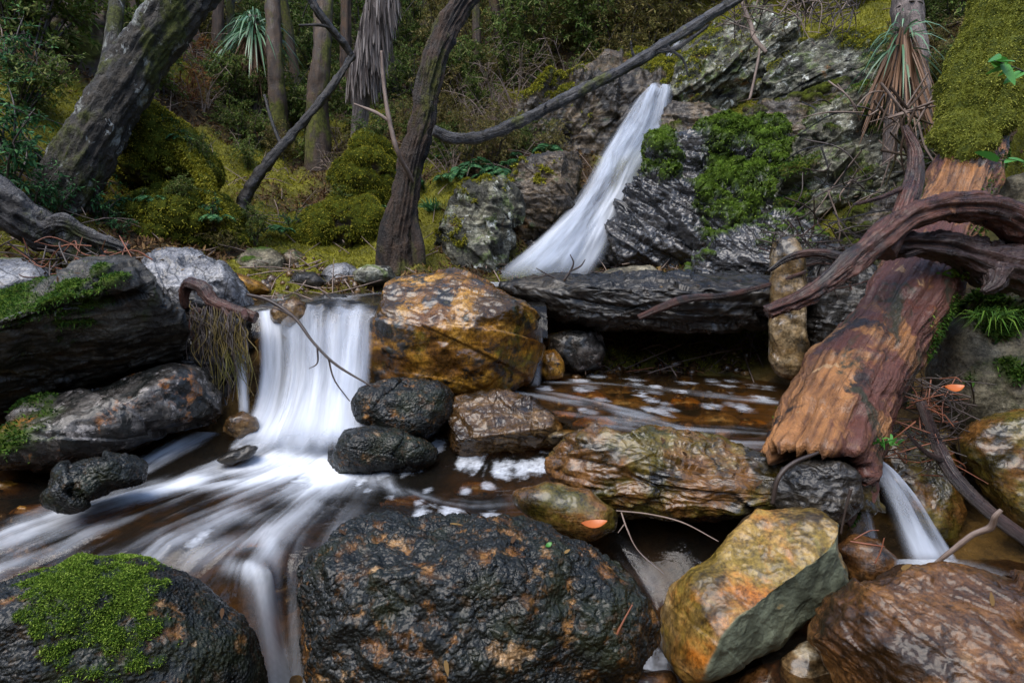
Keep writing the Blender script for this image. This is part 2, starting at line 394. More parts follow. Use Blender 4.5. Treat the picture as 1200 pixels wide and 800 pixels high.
M['pillar'] = rock_mat('amber_pillar_stone', [(0, (.09, .05, .014)), (.4, (.2, .125, .05)), (.7, (.3, .22, .12)), (1, (.4, .33, .25))], 5,
    [((.20, .09, .016), 3, .53, .65)], ((.2, 1.2, 0), 12, .3), (.15, .4), .6, 40, .008, coat=.5)
M['striped'] = rock_mat('striped_stone', [(0, (.05, .03, .014)), (.45, (.17, .11, .05)), (.7, (.30, .24, .15)), (1, (.42, .4, .34))], 5,
    [((.22, .1, .025), 4, .58, .7)], ((.2, 1.1, .2), 50, .8), (.2, .5), .5, 45, .005, coat=.3)
M['bark_grey'] = bark_mat('grey_lichen_bark', (.010, .009, .007), (.055, .045, .032), (.09, .10, .014), .47, .57, (12, 3), (.4, .85), 1, .03, patches=[((.24, .25, .22), 4, .56, .62), ((.02, .016, .012), 3, .56, .62), ((.3, .31, .29), 14, .62, .66)])
M['bark_mossy'] = bark_mat('mossy_bark', (.024, .015, .01), (.085, .055, .035), (.10, .105, .013), .47, .58, (10, 2.5), (.5, .9))
M['bark_brown'] = bark_mat('brown_bark', (.028, .016, .010), (.115, .068, .040), (.10, .105, .013), .55, .66, (12, 2), (.5, .9))
M['bark_centre'] = bark_mat('dark_mossy_bark', (.014, .009, .006), (.075, .045, .028), (.10, .10, .014), .52, .62, (14, 2.5), (.4, .9), 1, .03, patches=[((.012, .009, .007), 4, .52, .6)])
M['bark_shag'] = bark_mat('shaggy_grey_bark', (.05, .04, .035), (.25, .20, .18), None, fib=(30, 2.5), rough=(.6, .9), bump=1)
M['bark_dark'] = bark_mat('dark_wet_branch', (.012, .011, .010), (.055, .045, .036), (.08, .10, .016), .58, .68, (8, 3), (.25, .6))
M['driftwood'] = bark_mat('red_brown_driftwood', (.022, .010, .007), (.17, .06, .034), None, fib=(22, 1.1), rough=(.2, .55), bump=1.0, bdist=.02, coat=.4, patches=[((.02, .012, .010), 4, .5, .62), ((.26, .12, .06), 7, .62, .7)])
M['driftdark'] = bark_mat('dark_split_driftwood', (.010, .006, .006), (.085, .042, .032), None, fib=(22, .9), rough=(.2, .55), bump=1.0, bdist=.02, coat=.4, patches=[((.19, .15, .13), 6, .64, .7)])
M['pole'] = bark_mat('silver_dead_pole', (.012, .011, .010), (.11, .105, .105), (.12, .13, .04), .56, .64, (10, 2), (.2, .5), 1, .02, patches=[((.02, .018, .015), 5, .54, .6), ((.2, .2, .19), 9, .6, .66)])
M['log'] = bark_mat('stripped_red_log', (.07, .027, .009), (.42, .185, .058), (.05, .055, .012), .60, .68, (34, 2.2), (.22, .6), 1.0, .018, fw=.3, coat=.35, patches=[((.40, .19, .065), 3.2, .57, .62), ((.022, .012, .009), 4.2, .55, .60), ((.12, .04, .024), 2.2, .5, .56), ((.035, .033, .014), 3.0, .57, .64), ((.45, .27, .13), 6, .63, .67)])
M['twig'] = bark_mat('dry_twig', (.10, .065, .045), (.28, .21, .17), None, rough=(.5, .8), bump=.2)
M['twig_red'] = bark_mat('red_twig', (.12, .04, .02), (.28, .10, .05), None, rough=(.4, .7), bump=.2)
M['twig_dark'] = bark_mat('dark_twig', (.02, .014, .012), (.07, .05, .04), None, rough=(.3, .6), bump=.2)
M['charred'] = bark_mat('charred_wood', (.006, .006, .006), (.02, .019, .019), None, rough=(.5, .8))
M['moss_y'] = leaf_mat('yellow_green_moss', (.13, .13, .012), (.32, .30, .024), .8, .25, .1, (.46, .42, .07))
M['moss_g'] = leaf_mat('bright_green_moss', (.035, .070, .008), (.115, .20, .016), .75, .2, .12, (.27, .36, .06))
M['moss_d'] = leaf_mat('deep_green_moss', (0.017, 0.043, 0.009), (0.051, 0.123, 0.014), .75, .2, .15, (0.131, 0.217, 0.029))
M['leaf_fine'] = leaf_mat('fine_shrub_leaf', (.042, .08, .016), (.12, .18, .035), .75, .25, .15, (0.246, 0.232, 0.087))
M['leaf_olive'] = leaf_mat('olive_shrub_leaf', (0.080, 0.072, 0.020), (0.189, 0.174, 0.051), .75, .25, .15, (0.319, 0.232, 0.087))
M['leaf_broad'] = leaf_mat('glossy_broad_leaf', (0.017, 0.054, 0.022), (0.036, 0.120, 0.042), .75, .2, .15, (0.084, 0.192, 0.060))
M['leaf_canopy'] = leaf_mat('canopy_leaf', (.02, .05, .012), (.05, .10, .02), .5, .3, .3)
M['leaf_rust'] = leaf_mat('rusty_leaf', (0.131, 0.058, 0.017), (0.275, 0.123, 0.036), .75, .2, .15, (0.145, 0.145, 0.043))
M['fern'] = leaf_mat('fern_frond', (0.029, 0.087, 0.038), (0.065, 0.189, 0.072), .75, .25, .15, (0.145, 0.275, 0.102))
M['pandani'] = leaf_mat('pandani_leaf', (0.043, 0.109, 0.051), (0.102, 0.217, 0.109), .35, .2, .5, (0.203, 0.348, 0.203))
M['pandani_dead'] = leaf_mat('dead_pandani_leaf', (0.120, 0.066, 0.036), (0.312, 0.180, 0.108), .6, .1, .3, (0.432, 0.300, 0.216))
M['litter'] = leaf_mat('leaf_litter', (.045, .024, .013), (.12, .065, .028), .75, .1, .15, (.22, .14, .05))
M['orangeleaf'] = leaf_mat('orange_fallen_leaf', (.45, .11, .02), (.5, .14, .03), .35, .15, .5)
M['greenleaf'] = leaf_mat('bright_green_leaf', (.05, .2, .03), (.08, .28, .04), .35, .3, .5)
M['root_straw'] = leaf_mat('straw_rootlet', (.05, .035, .008), (.14, .10, .02), .5, .1, .4, (.10, .13, .02))

def ground_mat():
    m = NT('forest_floor'); co = m.coord()
    col = m.ramp(m.noise(co, 7, 7, .65), [(.3, (.016, .011, .008)), (.46, (.05, .032, .016)), (.58, (.085, .055, .024)), (.70, (.09, .095, .022))])
    ms = m.mix(m.rng(m.noise(co, 5, 5, .6), .35, .65), (.10, .10, .012), (.25, .235, .022))
    col = m.mix(m.attr('moss'), col, ms)
    bed = m.attr('bed'); v = m.vor(co, 11, 'F1', 1); vd = m.vor(co, 11)
    bc = m.ramp(m.noise(co, 5, 6, .65), [(.3, (.014, .011, .008)), (.46, (.07, .042, .016)), (.58, (.22, .125, .035)), (.75, (.13, .10, .06))])
    col = m.mix(bed, col, bc); m.set(m.b.inputs['Roughness'], m.mixf(bed, .85, .3)); m.b.inputs['Specular IOR Level'].default_value = .3
    m.set(m.b.inputs['Base Color'], col)
    h = m.math('ADD', m.noise(co, 90, 5, .7), m.noise(co, 22, 5, .65)); h = m.math('SUBTRACT', h, m.math('MULTIPLY', m.math('MULTIPLY', vd, bed), 2))
    m.set(m.b.inputs['Normal'], m.bump(h, .9, .03)); return m.m
M['ground'] = ground_mat()
def water_mat(name, tint, depthcol, foamcol=(.78, .83, .90), bumps=.25, bsc=9):
    m = NT(name); co = m.coord(); f = m.attr('foam')
    tr = m.n('ShaderNodeBsdfTransparent'); m.set(tr.inputs[0], tint)
    df = m.n('ShaderNodeBsdfDiffuse'); m.set(df.inputs[0], depthcol)
    body = m.n('ShaderNodeMixShader'); body.inputs[0].default_value = .12
    m.t.links.new(tr.outputs[0], body.inputs[1]); m.t.links.new(df.outputs[0], body.inputs[2])
    gl = m.n('ShaderNodeBsdfGlossy'); gl.inputs['Roughness'].default_value = .13
    h = m.math('ADD', m.noise(m.mapping(co, (1, 1.5, 1)), bsc, 4, .6, .8), m.math('MULTIPLY', m.attr('streak'), .8))
    nb = m.bump(h, bumps, .03); m.set(gl.inputs['Normal'], nb)
    fr = m.n('ShaderNodeFresnel'); fr.inputs[0].default_value = 1.33; m.set(fr.inputs['Normal'], nb)
    wm = m.n('ShaderNodeMixShader'); m.t.links.new(fr.outputs[0], wm.inputs[0]); m.t.links.new(body.outputs[0], wm.inputs[1]); m.t.links.new(gl.outputs[0], wm.inputs[2])
    fd = m.n('ShaderNodeBsdfDiffuse'); m.set(fd.inputs[0], foamcol)
    x = m.n('ShaderNodeMixShader'); m.set(x.inputs[0], f); m.t.links.new(wm.outputs[0], x.inputs[1]); m.t.links.new(fd.outputs[0], x.inputs[2])
    m.t.links.new(x.outputs[0], m.out.inputs[0]); return m.m
M['water'] = water_mat('brown_stream_water', (.64, .52, .36), (.05, .045, .036))
M['pool'] = water_mat('amber_pool_water', (.86, .66, .36), (.09, .055, .022))
def fall_mat(name, fu=15, fv=1.0, lo=.25, hi=.88, amax=.93, col=(.80, .85, .93)):
    m = NT(name); uv = m.coord('UV')
    st = m.noise(m.mapping(uv, (fu, fv, 1)), 1, 5, .6, .25); st2 = m.noise(m.mapping(uv, (fu*.3, fv*.5, 1), (0, 0, 0), (5, 2, 0)), 1, 3, .5, .2)
    a = m.math('ADD', m.math('MULTIPLY', st, .5), m.math('MULTIPLY', st2, .62))
    a = m.rng(m.math('ADD', a, m.math('SUBTRACT', m.attr('dens'), .5)), lo, hi)
    a = m.math('MULTIPLY', m.math('MULTIPLY', a, m.attr('edge')), amax)
    c = m.mix(m.rng(st, .3, .7), tuple(k*.72 for k in col), col)
    d = m.n('ShaderNodeBsdfDiffuse'); m.set(d.inputs[0], c); t = m.n('ShaderNodeBsdfTranslucent'); m.set(t.inputs[0], c)
    dm = m.n('ShaderNodeMixShader'); dm.inputs[0].default_value = .3; m.t.links.new(d.outputs[0], dm.inputs[1]); m.t.links.new(t.outputs[0], dm.inputs[2])
    tr = m.n('ShaderNodeBsdfTransparent')
    x = m.n('ShaderNodeMixShader'); m.set(x.inputs[0], a); m.t.links.new(tr.outputs[0], x.inputs[1]); m.t.links.new(dm.outputs[0], x.inputs[2])
    m.t.links.new(x.outputs[0], m.out.inputs[0]); return m.m
M['fall'] = fall_mat('white_falling_water')
M['fall_thin'] = fall_mat('thin_falling_water', 14, 1.6, .42, .75, .8, (.62, .68, .78))

# ------------------------------------------------------------------ terrain
class TPS:
    def __init__(s, P, z, lam=.02):
        s.P = np.asarray(P, float); n = len(s.P)
        K = s.k(s.P, s.P) + lam*np.eye(n); Q = np.hstack([np.ones((n, 1)), s.P])
        A = np.vstack([np.hstack([K, Q]), np.hstack([Q.T, np.zeros((3, 3))])])
        s.w = np.linalg.lstsq(A, np.concatenate([z, np.zeros(3)]), rcond=None)[0]
    def k(s, A, B):
        d = np.sqrt(((A[:, None] - B[None])**2).sum(-1)); return d           # biharmonic-like, no overshoot
    def __call__(s, X):
        return s.k(X, s.P)@s.w[:-3] + s.w[-3] + X@s.w[-2:]
TP = [(0,300,4.2),(0,200,4.7),(0,100,5.6),(0,0,6.6),(-150,300,4),(-150,100,5.4),(-200,0,6.5),(100,292,4.7),(100,250,5.2),(150,150,7),(200,292,5.3),(200,215,6.6),(180,60,9),
 (250,302,5.6),(280,292,5.9),(350,292,6.2),(420,285,6.5),(480,300,6.2),(350,210,8.3),(300,130,11),(450,205,8.2),(300,50,14),(420,80,12),(550,100,10),(560,200,7.4),(555,262,6.5),
 (620,60,10.5),(700,55,10.5),(650,130,9.4),(620,240,7.2),(700,150,9.4),(780,90,9.8),(800,50,10),(850,30,9.9),(850,120,8.4),(850,200,7.3),(830,290,6.2),(700,300,6.8),(640,310,6.6),
 (900,40,9),(950,100,7.5),(950,200,6.4),(950,280,5.2),(1000,30,8),(1050,150,5.6),(1050,250,4.8),(1050,330,4.2),(1100,60,6.4),(1150,20,6.4),(1200,0,6),(1300,100,4.6),(1300,300,3.4),
 (1200,150,4.6),(1200,300,3.6),(1150,250,4.3),(1150,400,3.3),(1200,450,2.9),(1200,550,2.5),(1250,650,2.2)]
tp = [at(*t) for t in TP]
TW = [(-3.6,2.4,.55),(-3.4,1.4,.1),(-2.6,2.9,.1),(-2.2,2.9,-.2),(-2.4,1.8,-.25),(-1.6,2.7,-.25),(-1,2.6,-.25),(-.4,2.5,-.25),(.3,2.4,-.22),(.9,2.2,-.25),(-1.2,1.4,-.45),(-.4,1.2,-.55),(.3,1.2,-.5),(.9,1.2,-.45),
 (1.6,1.5,-.35),(2.4,1.2,-.2),(-2,.8,-.4),(0,.5,-.6),(2,.5,-.4),(-1.5,3.12,-.2),(-1.2,3.12,-.2),(-.9,3.12,-.2),(-.6,3.05,-.2),(-1.4,3.5,.5),(-1.1,3.5,.5),(-.9,3.5,.5),(-1.6,3.7,.5),(-1.2,4.2,.52),(-.9,4.8,.55),(-.6,5.2,.6),(-.3,4.4,.5),(-.55,3.5,.45),
 (.1,3.1,.02),(.6,2.85,.05),(1.1,2.8,.05),(.3,3.4,.07),(.8,3.6,.08),(1.2,3.7,.09),(.7,4.2,.16),(1.3,4.2,.2),(.3,3.9,.15),(.2,5.4,.55),(.8,5.4,.6),(.4,6,.6),(1.7,3.2,.15),(1.5,2.6,-.1),(-2.2,3.3,.3),(-2.6,3.8,.75),(-4.5,3,.9),(-5.5,1,.4),(4,1.2,.4),(5,3,2.0)]
tp += [np.array(t) for t in TW]
tp += [np.array((x, y, z)) for x in (-16, -8, 0, 8, 16) for y, z in ((17, 7.6 + abs(x)*.12), (24, 12.5), (32, 17))]
tp += [np.array((x, y, z)) for x, y, z in ((-12, 6, 6.5), (-12, 0, 3), (12, 6, 7), (10, 0, 3.5), (-10, 11, 7.5), (10, 11, 8.5), (-14,-8,9), (14,-8,10), (0,-9,5), (0,-3.5,-.9), (-5,-4,2.2), (6,-4,2.6), (-8,-8,7), (8,-8,7))]  # unseen ground behind the camera raised into steep slopes to block low sky light
tp = np.array(tp)
HT = TPS(tp[:, :2], tp[:, 2])
def ground_z(X): return HT(np.asarray(X, float))
def graded(a, b, n, c, k):                                # denser around c
    t = np.linspace(-1, 1, n); s = np.sinh(k*t)/np.sinh(k)
    return np.where(s < 0, c + s*(c-a), c + s*(b-c))
gx, gy = graded(-24, 22, 520, -.4, 2.4), np.concatenate([np.linspace(-8, .3, 30)[:-1], .3 + (np.linspace(0, 1, 470)**1.7)*31])
GX, GY = np.meshgrid(gx, gy, indexing='ij')
G2 = np.stack([GX.ravel(), GY.ravel()], 1)
def terrain_disp(P3, dist):
    a = sstep(3.0, 5.5, P3[:, 1])*.9 + .25
    lump = ridged(P3, 1.15, 3, 5)*.13 + fbm(P3, 2.6, 4, 9)*.10 + np.maximum(0, .5 - worley(P3*[1, 1, .5], 3.2, 2))*.14
    return a*lump
GZ = np.concatenate([ground_z(c) for c in np.array_split(G2, 40)])
GP = np.column_stack([G2, GZ])
GZ = GZ + terrain_disp(GP, None)
GP[:, 2] = GZ
gF = gridF(len(gx), len(gy))
gN = vnormals(GP, gF)
if gN[:, 2].mean() < 0: gF = gF[:, ::-1]; gN = -gN
gm = sstep(-.02, .22, fbm(GP, .62, 5, 21) + .30*sstep(.9, 1.8, GP[:, 0]) + .16*np.exp(-((GP[:, 0]+1.6)**2/5 + (GP[:, 1]-6.4)**2/3)) + .12*np.exp(-((GP[:, 0]+4)**2/3 + (GP[:, 1]-6.5)**2/5)))*sstep(3.2, 4.5, GP[:, 1])
structure('ground', GP, gF, M['ground'], attrs={'moss': gm, 'bed': sstep(4.3, 3.6, GP[:, 1] - .25*np.abs(GP[:, 0] + .3)*0)*sstep(3.4, 2.4, np.abs(GP[:, 0]))})
_gi = {}
def gz(x, y):                                               # displaced ground height
    i = np.clip(np.searchsorted(gx, x), 1, len(gx)-1); j = np.clip(np.searchsorted(gy, y), 1, len(gy)-1)
    Z = GZ.reshape(len(gx), len(gy)); tx = (x-gx[i-1])/(gx[i]-gx[i-1]); ty = (y-gy[j-1])/(gy[j]-gy[j-1])
    return (Z[i-1, j-1]*(1-tx)+Z[i, j-1]*tx)*(1-ty) + (Z[i-1, j]*(1-tx)+Z[i, j]*tx)*ty
def ground_hit(px, py, y0=2.5, y1=30):                      # where the ray of a pixel meets the ground
    d = ray(px, py); Y = np.linspace(y0, y1, 900); P = CAM + d*(Y/d[1])[:, None]
    g = gz(P[:, 0], P[:, 1]); k = np.nonzero(P[:, 2] < g)[0]
    return P[k[0]] if len(k) else P[-1]
# ------------------------------------------------------------------ rocks
ROCKS = {}
def rock(name, label, cat, c, outline, D, mat, n=64, pw=2.6, facets=(), disp=((2.2, .05, 'f'), (9, .012, 'f')), strata=None, chis=(),
         crust=None, moss=None, group=None, seed=0, cs=1.0, face=None, sm=5):
    """stone from its outline: c=(px,py,Y) middle; D=(front, back) half depths; facets=(normal, keep) planes that cut it"""
    px, py, Y = c; C = at(px, py, Y); w = nrm(C - CAM); u = nrm(np.cross(w, [0, 0, 1])); v = np.cross(u, w)
    P2 = []
    for (x, y) in outline:
        d = ray(x, y); t = ((C - CAM)@w)/(d@w); q = CAM + d*t - C; P2.append((q@u, q@v))
    P2 = np.array(P2); k = len(P2); e = np.linspace(0, 1, 24, endpoint=False)[:, None]
    dense = np.vstack([P2[i]*(1-e) + P2[(i+1) % k]*e for i in range(k)])
    an = np.arctan2(dense[:, 1], dense[:, 0]); ra = np.hypot(*dense.T); o = np.argsort(an)
    tt = np.linspace(-math.pi, math.pi, 721)[:-1]; rr = np.interp(tt, an[o], ra[o], period=2*math.pi)
    g = np.exp(-.5*(np.arange(-20, 21)/sm)**2); g /= g.sum()
    rr = np.convolve(np.concatenate([rr[-20:], rr, rr[:20]]), g, 'valid')
    s, F = cubesphere(n)
    s = s.copy(); th = np.arctan2(s[:, 1], s[:, 0]); rho = np.hypot(s[:, 0], s[:, 1]); sz = s[:, 2]
    k_ = (np.abs(rho)**pw + np.abs(sz)**pw)**(-1/pw)
    R = np.interp(th, tt, rr, period=2*math.pi)
    a = k_*rho*R*np.cos(th); b = k_*rho*R*np.sin(th); z = k_*sz*np.where(sz < 0, D[0], D[1])
    P = a[:, None]*u + b[:, None]*v + z[:, None]*w
    for (nv, h) in facets:
        nv = nrm(nv); t = P@nv; m = t.max(); x = t - h*m; kk = (.04 if cs > .6 else .075)*m
        P = P - np.outer(np.log1p(np.exp(np.clip(x/kk, -40, 40)))*kk, nv)
    if (np.cross(P[F[:, 1]]-P[F[:, 0]], P[F[:, 2]]-P[F[:, 0]])*P[F[:, 0]]).sum() < 0: F = F[:, ::-1]
    N = vnormals(P, F); so = seed*3.3 + px*.013 + py*.007
    Q = P + so
    h = 0
    for (sc, am, ty) in disp:
        h = h + am*(fbm(Q, sc, 4, 1) if ty == 'f' else ridged(Q, sc, 4, 2) - .5 if ty == 'r' else worley(Q, sc) - .5)
    if strata:
        d, f, am = strata; h = h + .22*am*(layers(Q + .06*np.stack([fbm(Q, 3, 2, 4)]*3, 1), d, f, .10, 4) - .45)
        chis = list(chis) + [(d, f*.8, .22, am*1.0), (d, f*2.2, .2, am*.34*cs), (d, f*5, .25, am*.12*cs)]
    h = h + cs*(.003*fbm(Q, 26, 3, 7) + .009*fbm(Q, 11, 3, 6))
    for (d, f, al, am) in chis: h = h + am*chisel(Q, d, f, al, seed)
    P = P + N*h[:, None]
    N = vnormals(P, F); at_ = {}
    if crust:                                                # nubbly black algae crust with bare windows
        amt, am, sc, cov = crust
        cm = sstep(cov-.05, cov+.06, .5 + .5*fbm(Q*np.array([1, 1, 1]), amt, 6, 8, .74) + .0)
        wv = 1 - np.clip(worley(Q, sc, 1)*1.15, 0, 1); w2 = 1 - np.clip(worley(Q, sc*2.1, 2)*1.15, 0, 1)
        P = P + N*(cm*am*(.5 + (.8*wv + .6*w2 + .7*fbm(Q, sc*.5, 3, 9))*np.clip(.75 + 1.3*fbm(Q, 7, 3, 19), .15, 1.3)))[:, None]; at_['crust'] = cm
    mm = None
    if moss:                                                 # (level, centre px list or None, thickness, scale, up weight)
        lev, spots, thick, msc, upw = moss
        f = fbm(Q, msc, 5, 12)*.9 + (N[:, 2] - .55)*upw
        if spots is not None:
            wgt = np.zeros(len(P))
            for (x, y, rad) in spots:
                q = at(x, y, Y); dd = P + C - CAM; pr = nrm(dd)
                ang = np.linalg.norm(pr - nrm(q - CAM), axis=1)*FPX/rad
                wgt = np.maximum(wgt, np.minimum(1, 1.5*(1.15 - ang)))
            f = f*.85 + wgt*.8 - .27
        mm = sstep(lev, lev+(.22 if spots is None else .42), f)
        lump = .45 + .55*np.clip(1.1 - worley(Q, 9, 5), 0, 1) + .35*fbm(Q, 30, 2, 3)
        P = P + N*(mm*thick*lump)[:, None]; at_['moss'] = mm
    elif face: at_['moss'] = sstep(.55, .9, N@nrm(face) + .25*fbm(Q, 9, 4, 6))
    else: at_['moss'] = np.zeros(len(P))
    if 'crust' not in at_: at_['crust'] = np.zeros(len(P))
    o = put(name, P + C, F, M[mat], None, loc=C, attrs=at_); tag(o, label, cat, group)
    ROCKS[label] = (o, P + C, F, mm)
    return o
def tufts(o_label, n, L, Wd, mat, name='moss', seed=1, spread=.7, wt=None):
    o, V, F, mm = ROCKS[o_label]; g = np.random.default_rng(seed)
    P, N = scatter_on(V, F, mm**1.6 if wt is None else wt, n, g)
    if not len(P): return
    D = nrm(N + g.normal(size=N.shape)*spread*.6 + np.array([0, 0, .25]))
    v, f, r = blades(P - D*L*.15, D, L*(.5 + g.random(n)), Wd*(.6 + .8*g.random(n)), g, 1, .25)
    put(name, v, f, M[mat], o, attrs={'rnd': r}, smooth=False)

rock('boulder', 'large wet golden brown boulder beside the white cascade', 'boulder', (535, 388, 3.62),
     [(450,322),(480,315),(530,317),(575,334),(612,353),(634,378),(633,410),(618,445),(592,460),(540,460),(470,455),(442,443),(432,415),(436,385),(444,350)],
     (.42, .5), 'gold', 100, 3.4, [((-.05, -.55, .84), .66), ((-.35, -.93, -.1), .80), ((.75, -.6, -.1), .82)],
     [(2.2, .05, 'f'), (6, .018, 'r'), (18, .005, 'f')], ((.25, .35, .9), 5, .035), crust=(4.5, .004, 60, .56), cs=.35, sm=4)
rock('rock_slab', 'long dark flat slab bridging the stream below the waterfall', 'rock slab', (760, 352, 3.98),
     [(578,332),(640,324),(730,324),(850,319),(925,318),(948,330),(945,352),(905,378),(850,388),(790,386),(720,384),(665,374),(622,352)],
     (.30, 1.3), 'slab', 110, 3.0, [((0, -.15, 1), .62)], [(2.0, .05, 'f'), (7, .02, 'r')], ((.06, -.05, 1), 15, .05), sm=3)
rock('boulder', 'smooth grey stone in the dark hollow below the flat slab', 'boulder', (676, 412, 4.05), [(640,392),(700,385),(712,410),(705,432),(680,440),(655,430),(643,412)], (.15, .3), 'grey', 40)
rock('rock', 'small amber stone at the right foot of the golden boulder', 'rock', (646, 428, 3.85), [(634,412),(650,408),(660,425),(658,442),(640,446),(630,440)], (.1, .15), 'gold', 30)
rock('standing_stone', 'upright wet amber stone propping the right end of the flat slab', 'standing stone', (924, 368, 3.52),
     [(903,290),(915,278),(934,278),(942,300),(944,380),(944,425),(930,446),(912,440),(902,420),(901,380)], (.13, .2), 'pillar', 56, 3.2, [((-.3, -1, .1), .8)], [(4, .02, 'f'), (14, .008, 'f')], ((.9, .1, .2), 8, .012))
rock('boulder', 'black crusted boulder below the golden boulder, upper of the two', 'boulder', (472, 478, 3.02), [(412,470),(425,455),(470,447),(512,447),(530,462),(528,482),(510,502),(480,514),(440,510),(412,495)], (.18, .22), 'black', 120, 2.6, [((0, -.3, 1), .8)], [(4, .05, 'f'), (12, .012, 'f')], chis=[((.3, .3, .9), 5, .5, .045)], crust=(15, .006, 150, .40))
rock('boulder', 'black crusted boulder rimmed with white foam, lower of the two', 'boulder', (440, 526, 2.84), [(388,522),(403,502),(440,499),(482,508),(512,522),(506,540),(455,552),(395,558),(386,540)], (.2, .22), 'black', 120, 3.0, (), [(4, .03, 'f'), (12, .010, 'f')], chis=[((.3, .1, .9), 5, .5, .04)], crust=(15, .006, 150, .36))
rock('rock', 'brown ridged rock with a wet layered top between black boulder and ledge', 'rock', (590, 506, 3.0), [(522,482),(540,465),(580,462),(625,469),(648,488),(664,516),(648,544),(600,546),(560,542),(530,530)], (.22, .28), 'brownlay', 84, 2.8, [((-.1, -.45, .9), .52), ((.1, -.8, -.6), .55)], [(3, .04, 'f'), (12, .012, 'r')], ((.35, -.3, .9), 13, .03))
rock('rock_ledge', 'long olive and brown ledge damming the amber pool', 'ledge', (775, 556, 2.36), [(647,528),(665,508),(720,506),(800,510),(870,525),(930,545),(1010,560),(1015,600),(900,612),(840,612),(730,600),(665,570),(646,550)],
     (.26, .3), 'olive', 110, 3.2, [((.05, -.5, .86), .72), ((0, -1, .05), .85)], [(2.5, .05, 'f'), (9, .018, 'r')], ((.12, .2, 1), 11, .045), sm=3)
rock('rock', 'yellow stone awash behind the orange leaf', 'rock', (665, 592, 2.12), [(602,578),(640,570),(690,574),(722,598),(722,622),(690,630),(640,615),(605,590)], (.1, .2), 'olive', 44, 2.4)
rock('boulder', 'large black crusted foreground boulder flecked with orange', 'boulder', (555, 715, 1.62),
     [(357,700),(365,650),(400,620),(450,608),(520,605),(590,607),(640,615),(690,640),(728,670),(755,705),(764,745),(740,785),(690,820),(560,860),(430,870),(372,820)],
     (.28, .42), 'black', 230, 2.4, [((0, -.1, 1), .86)], [(2.4, .045, 'f'), (6, .030, 'r'), (16, .010, 'r')], crust=(15, .0055, 165, .41), sm=4)
rock('boulder', 'black foreground boulder topped with a bright green moss patch', 'boulder', (120, 745, 1.5),
     [(-70,720),(-20,690),(40,668),(100,650),(160,652),(220,678),(265,712),(296,745),(306,800),(300,870),(200,900),(0,900),(-90,820)],
     (.25, .4), 'black', 200, 2.3, (), [(2.6, .04, 'f'), (8, .016, 'f')], crust=(13, .0055, 165, .37), moss=(.26, [(112, 700, 76), (125, 742, 74), (75, 715, 46)], .006, 21, .3), sm=4)
rock('boulder', 'orange and olive angular boulder with a greyish lower face', 'boulder', (888, 692, 1.70),
     [(868,606),(884,589),(905,590),(962,596),(982,610),(986,640),(1000,668),(1001,690),(972,716),(915,756),(850,781),(812,796),(788,784),(774,752),(776,718),(792,690),(835,656)],
     (.26, .3), 'green', 120, 3.0, [((-.22, -.42, .88), .50), ((.40, -.90, -.10), .52), ((-.9, -.35, .2), .80)], [(3, .034, 'f'), (9, .010, 'r'), (30, .002, 'f')], ((.6, .35, .5), 5, .007), cs=.3, seed=4, face=(.40, -.90, -.10), sm=3)
rock('boulder', 'broad rust brown boulder in the lower right corner', 'boulder', (1110, 765, 1.4), [(945,745),(975,705),(1010,678),(1060,662),(1125,664),(1200,688),(1290,720),(1300,860),(1050,880),(985,810)],
     (.26, .4), 'rust', 130, 2.6, [((-.1, -.5, .85), .68)], [(2.4, .05, 'f'), (9, .014, 'r'), (25, .004, 'f')], ((.5, .1, .7), 9, .03), cs=.5)
rock('rock', 'small striped stone under the orange and olive boulder', 'rock', (950, 790, 1.6), [(912,772),(945,749),(968,762),(985,795),(990,840),(915,850)], (.08, .12), 'striped', 44, 2.6, [((.3, -.8, .5), .75)])
rock('rock', 'dark low stone at the bottom edge between two large foreground boulders', 'rock', (705, 812, 1.62), [(640,806),(690,790),(740,778),(790,786),(800,850),(640,860)], (.1, .15), 'rust', 44, 2.4)
rock('rock', 'brown wedge stone left of the striped stone', 'rock', (885, 812, 1.62), [(845,795),(880,780),(915,768),(922,820),(900,860),(845,850)], (.08, .12), 'rust', 40, 2.4)
rock('boulder', 'low grey mottled boulder under the overhanging mossy slab', 'boulder', (130, 490, 2.95), [(-40,545),(0,500),(30,470),(100,455),(150,440),(200,427),(240,434),(262,465),(256,492),(215,505),(170,520),(90,548),(0,556)],
     (.3, .4), 'grey', 110, 2.6, [((0, -.4, .9), .8)], [(2.5, .04, 'f'), (9, .014, 'f')], chis=[((.2, .2, .9), 6, .4, .03)], moss=(.42, [(20, 510, 60)], .012, 4, .4), sm=4)
rock('rock_slab', 'tilted mossy grey slab overhanging the left bank', 'rock slab', (70, 392, 3.0), [(-140,340),(-60,322),(0,345),(60,330),(110,310),(150,306),(175,335),(222,402),(216,418),(130,445),(60,465),(0,485),(-140,500)],
     (.5, .6), 'mossslab', 120, 3.2, [((-.22, -.52, .82), .36), ((.50, -.58, -.64), .34)], [(2.2, .04, 'f'), (7, .02, 'r')], ((.16, -.45, .88), 9, .05), moss=(.30, [(60, 370, 60), (105, 335, 40), (15, 385, 50)], .03, 4, .5), sm=3)
rock('boulder', 'dark wet stone wedged beneath the tilted mossy slab', 'boulder', (60, 455, 3.35), [(-100,430),(60,410),(200,415),(235,440),(190,470),(60,500),(-100,520)], (.2, .4), 'slab', 50, 2.6)
rock('rock', 'pale cracked quartz rock above the left cascade', 'rock', (232, 332, 3.75), [(168,318),(182,296),(220,291),(258,306),(288,336),(298,360),(285,385),(240,390),(190,370)], (.3, .4), 'white', 72, 2.8, [((.1, -.6, .78), .66)], [(3, .05, 'f'), (10, .015, 'r')], ((.7, .3, .3), 12, .02))
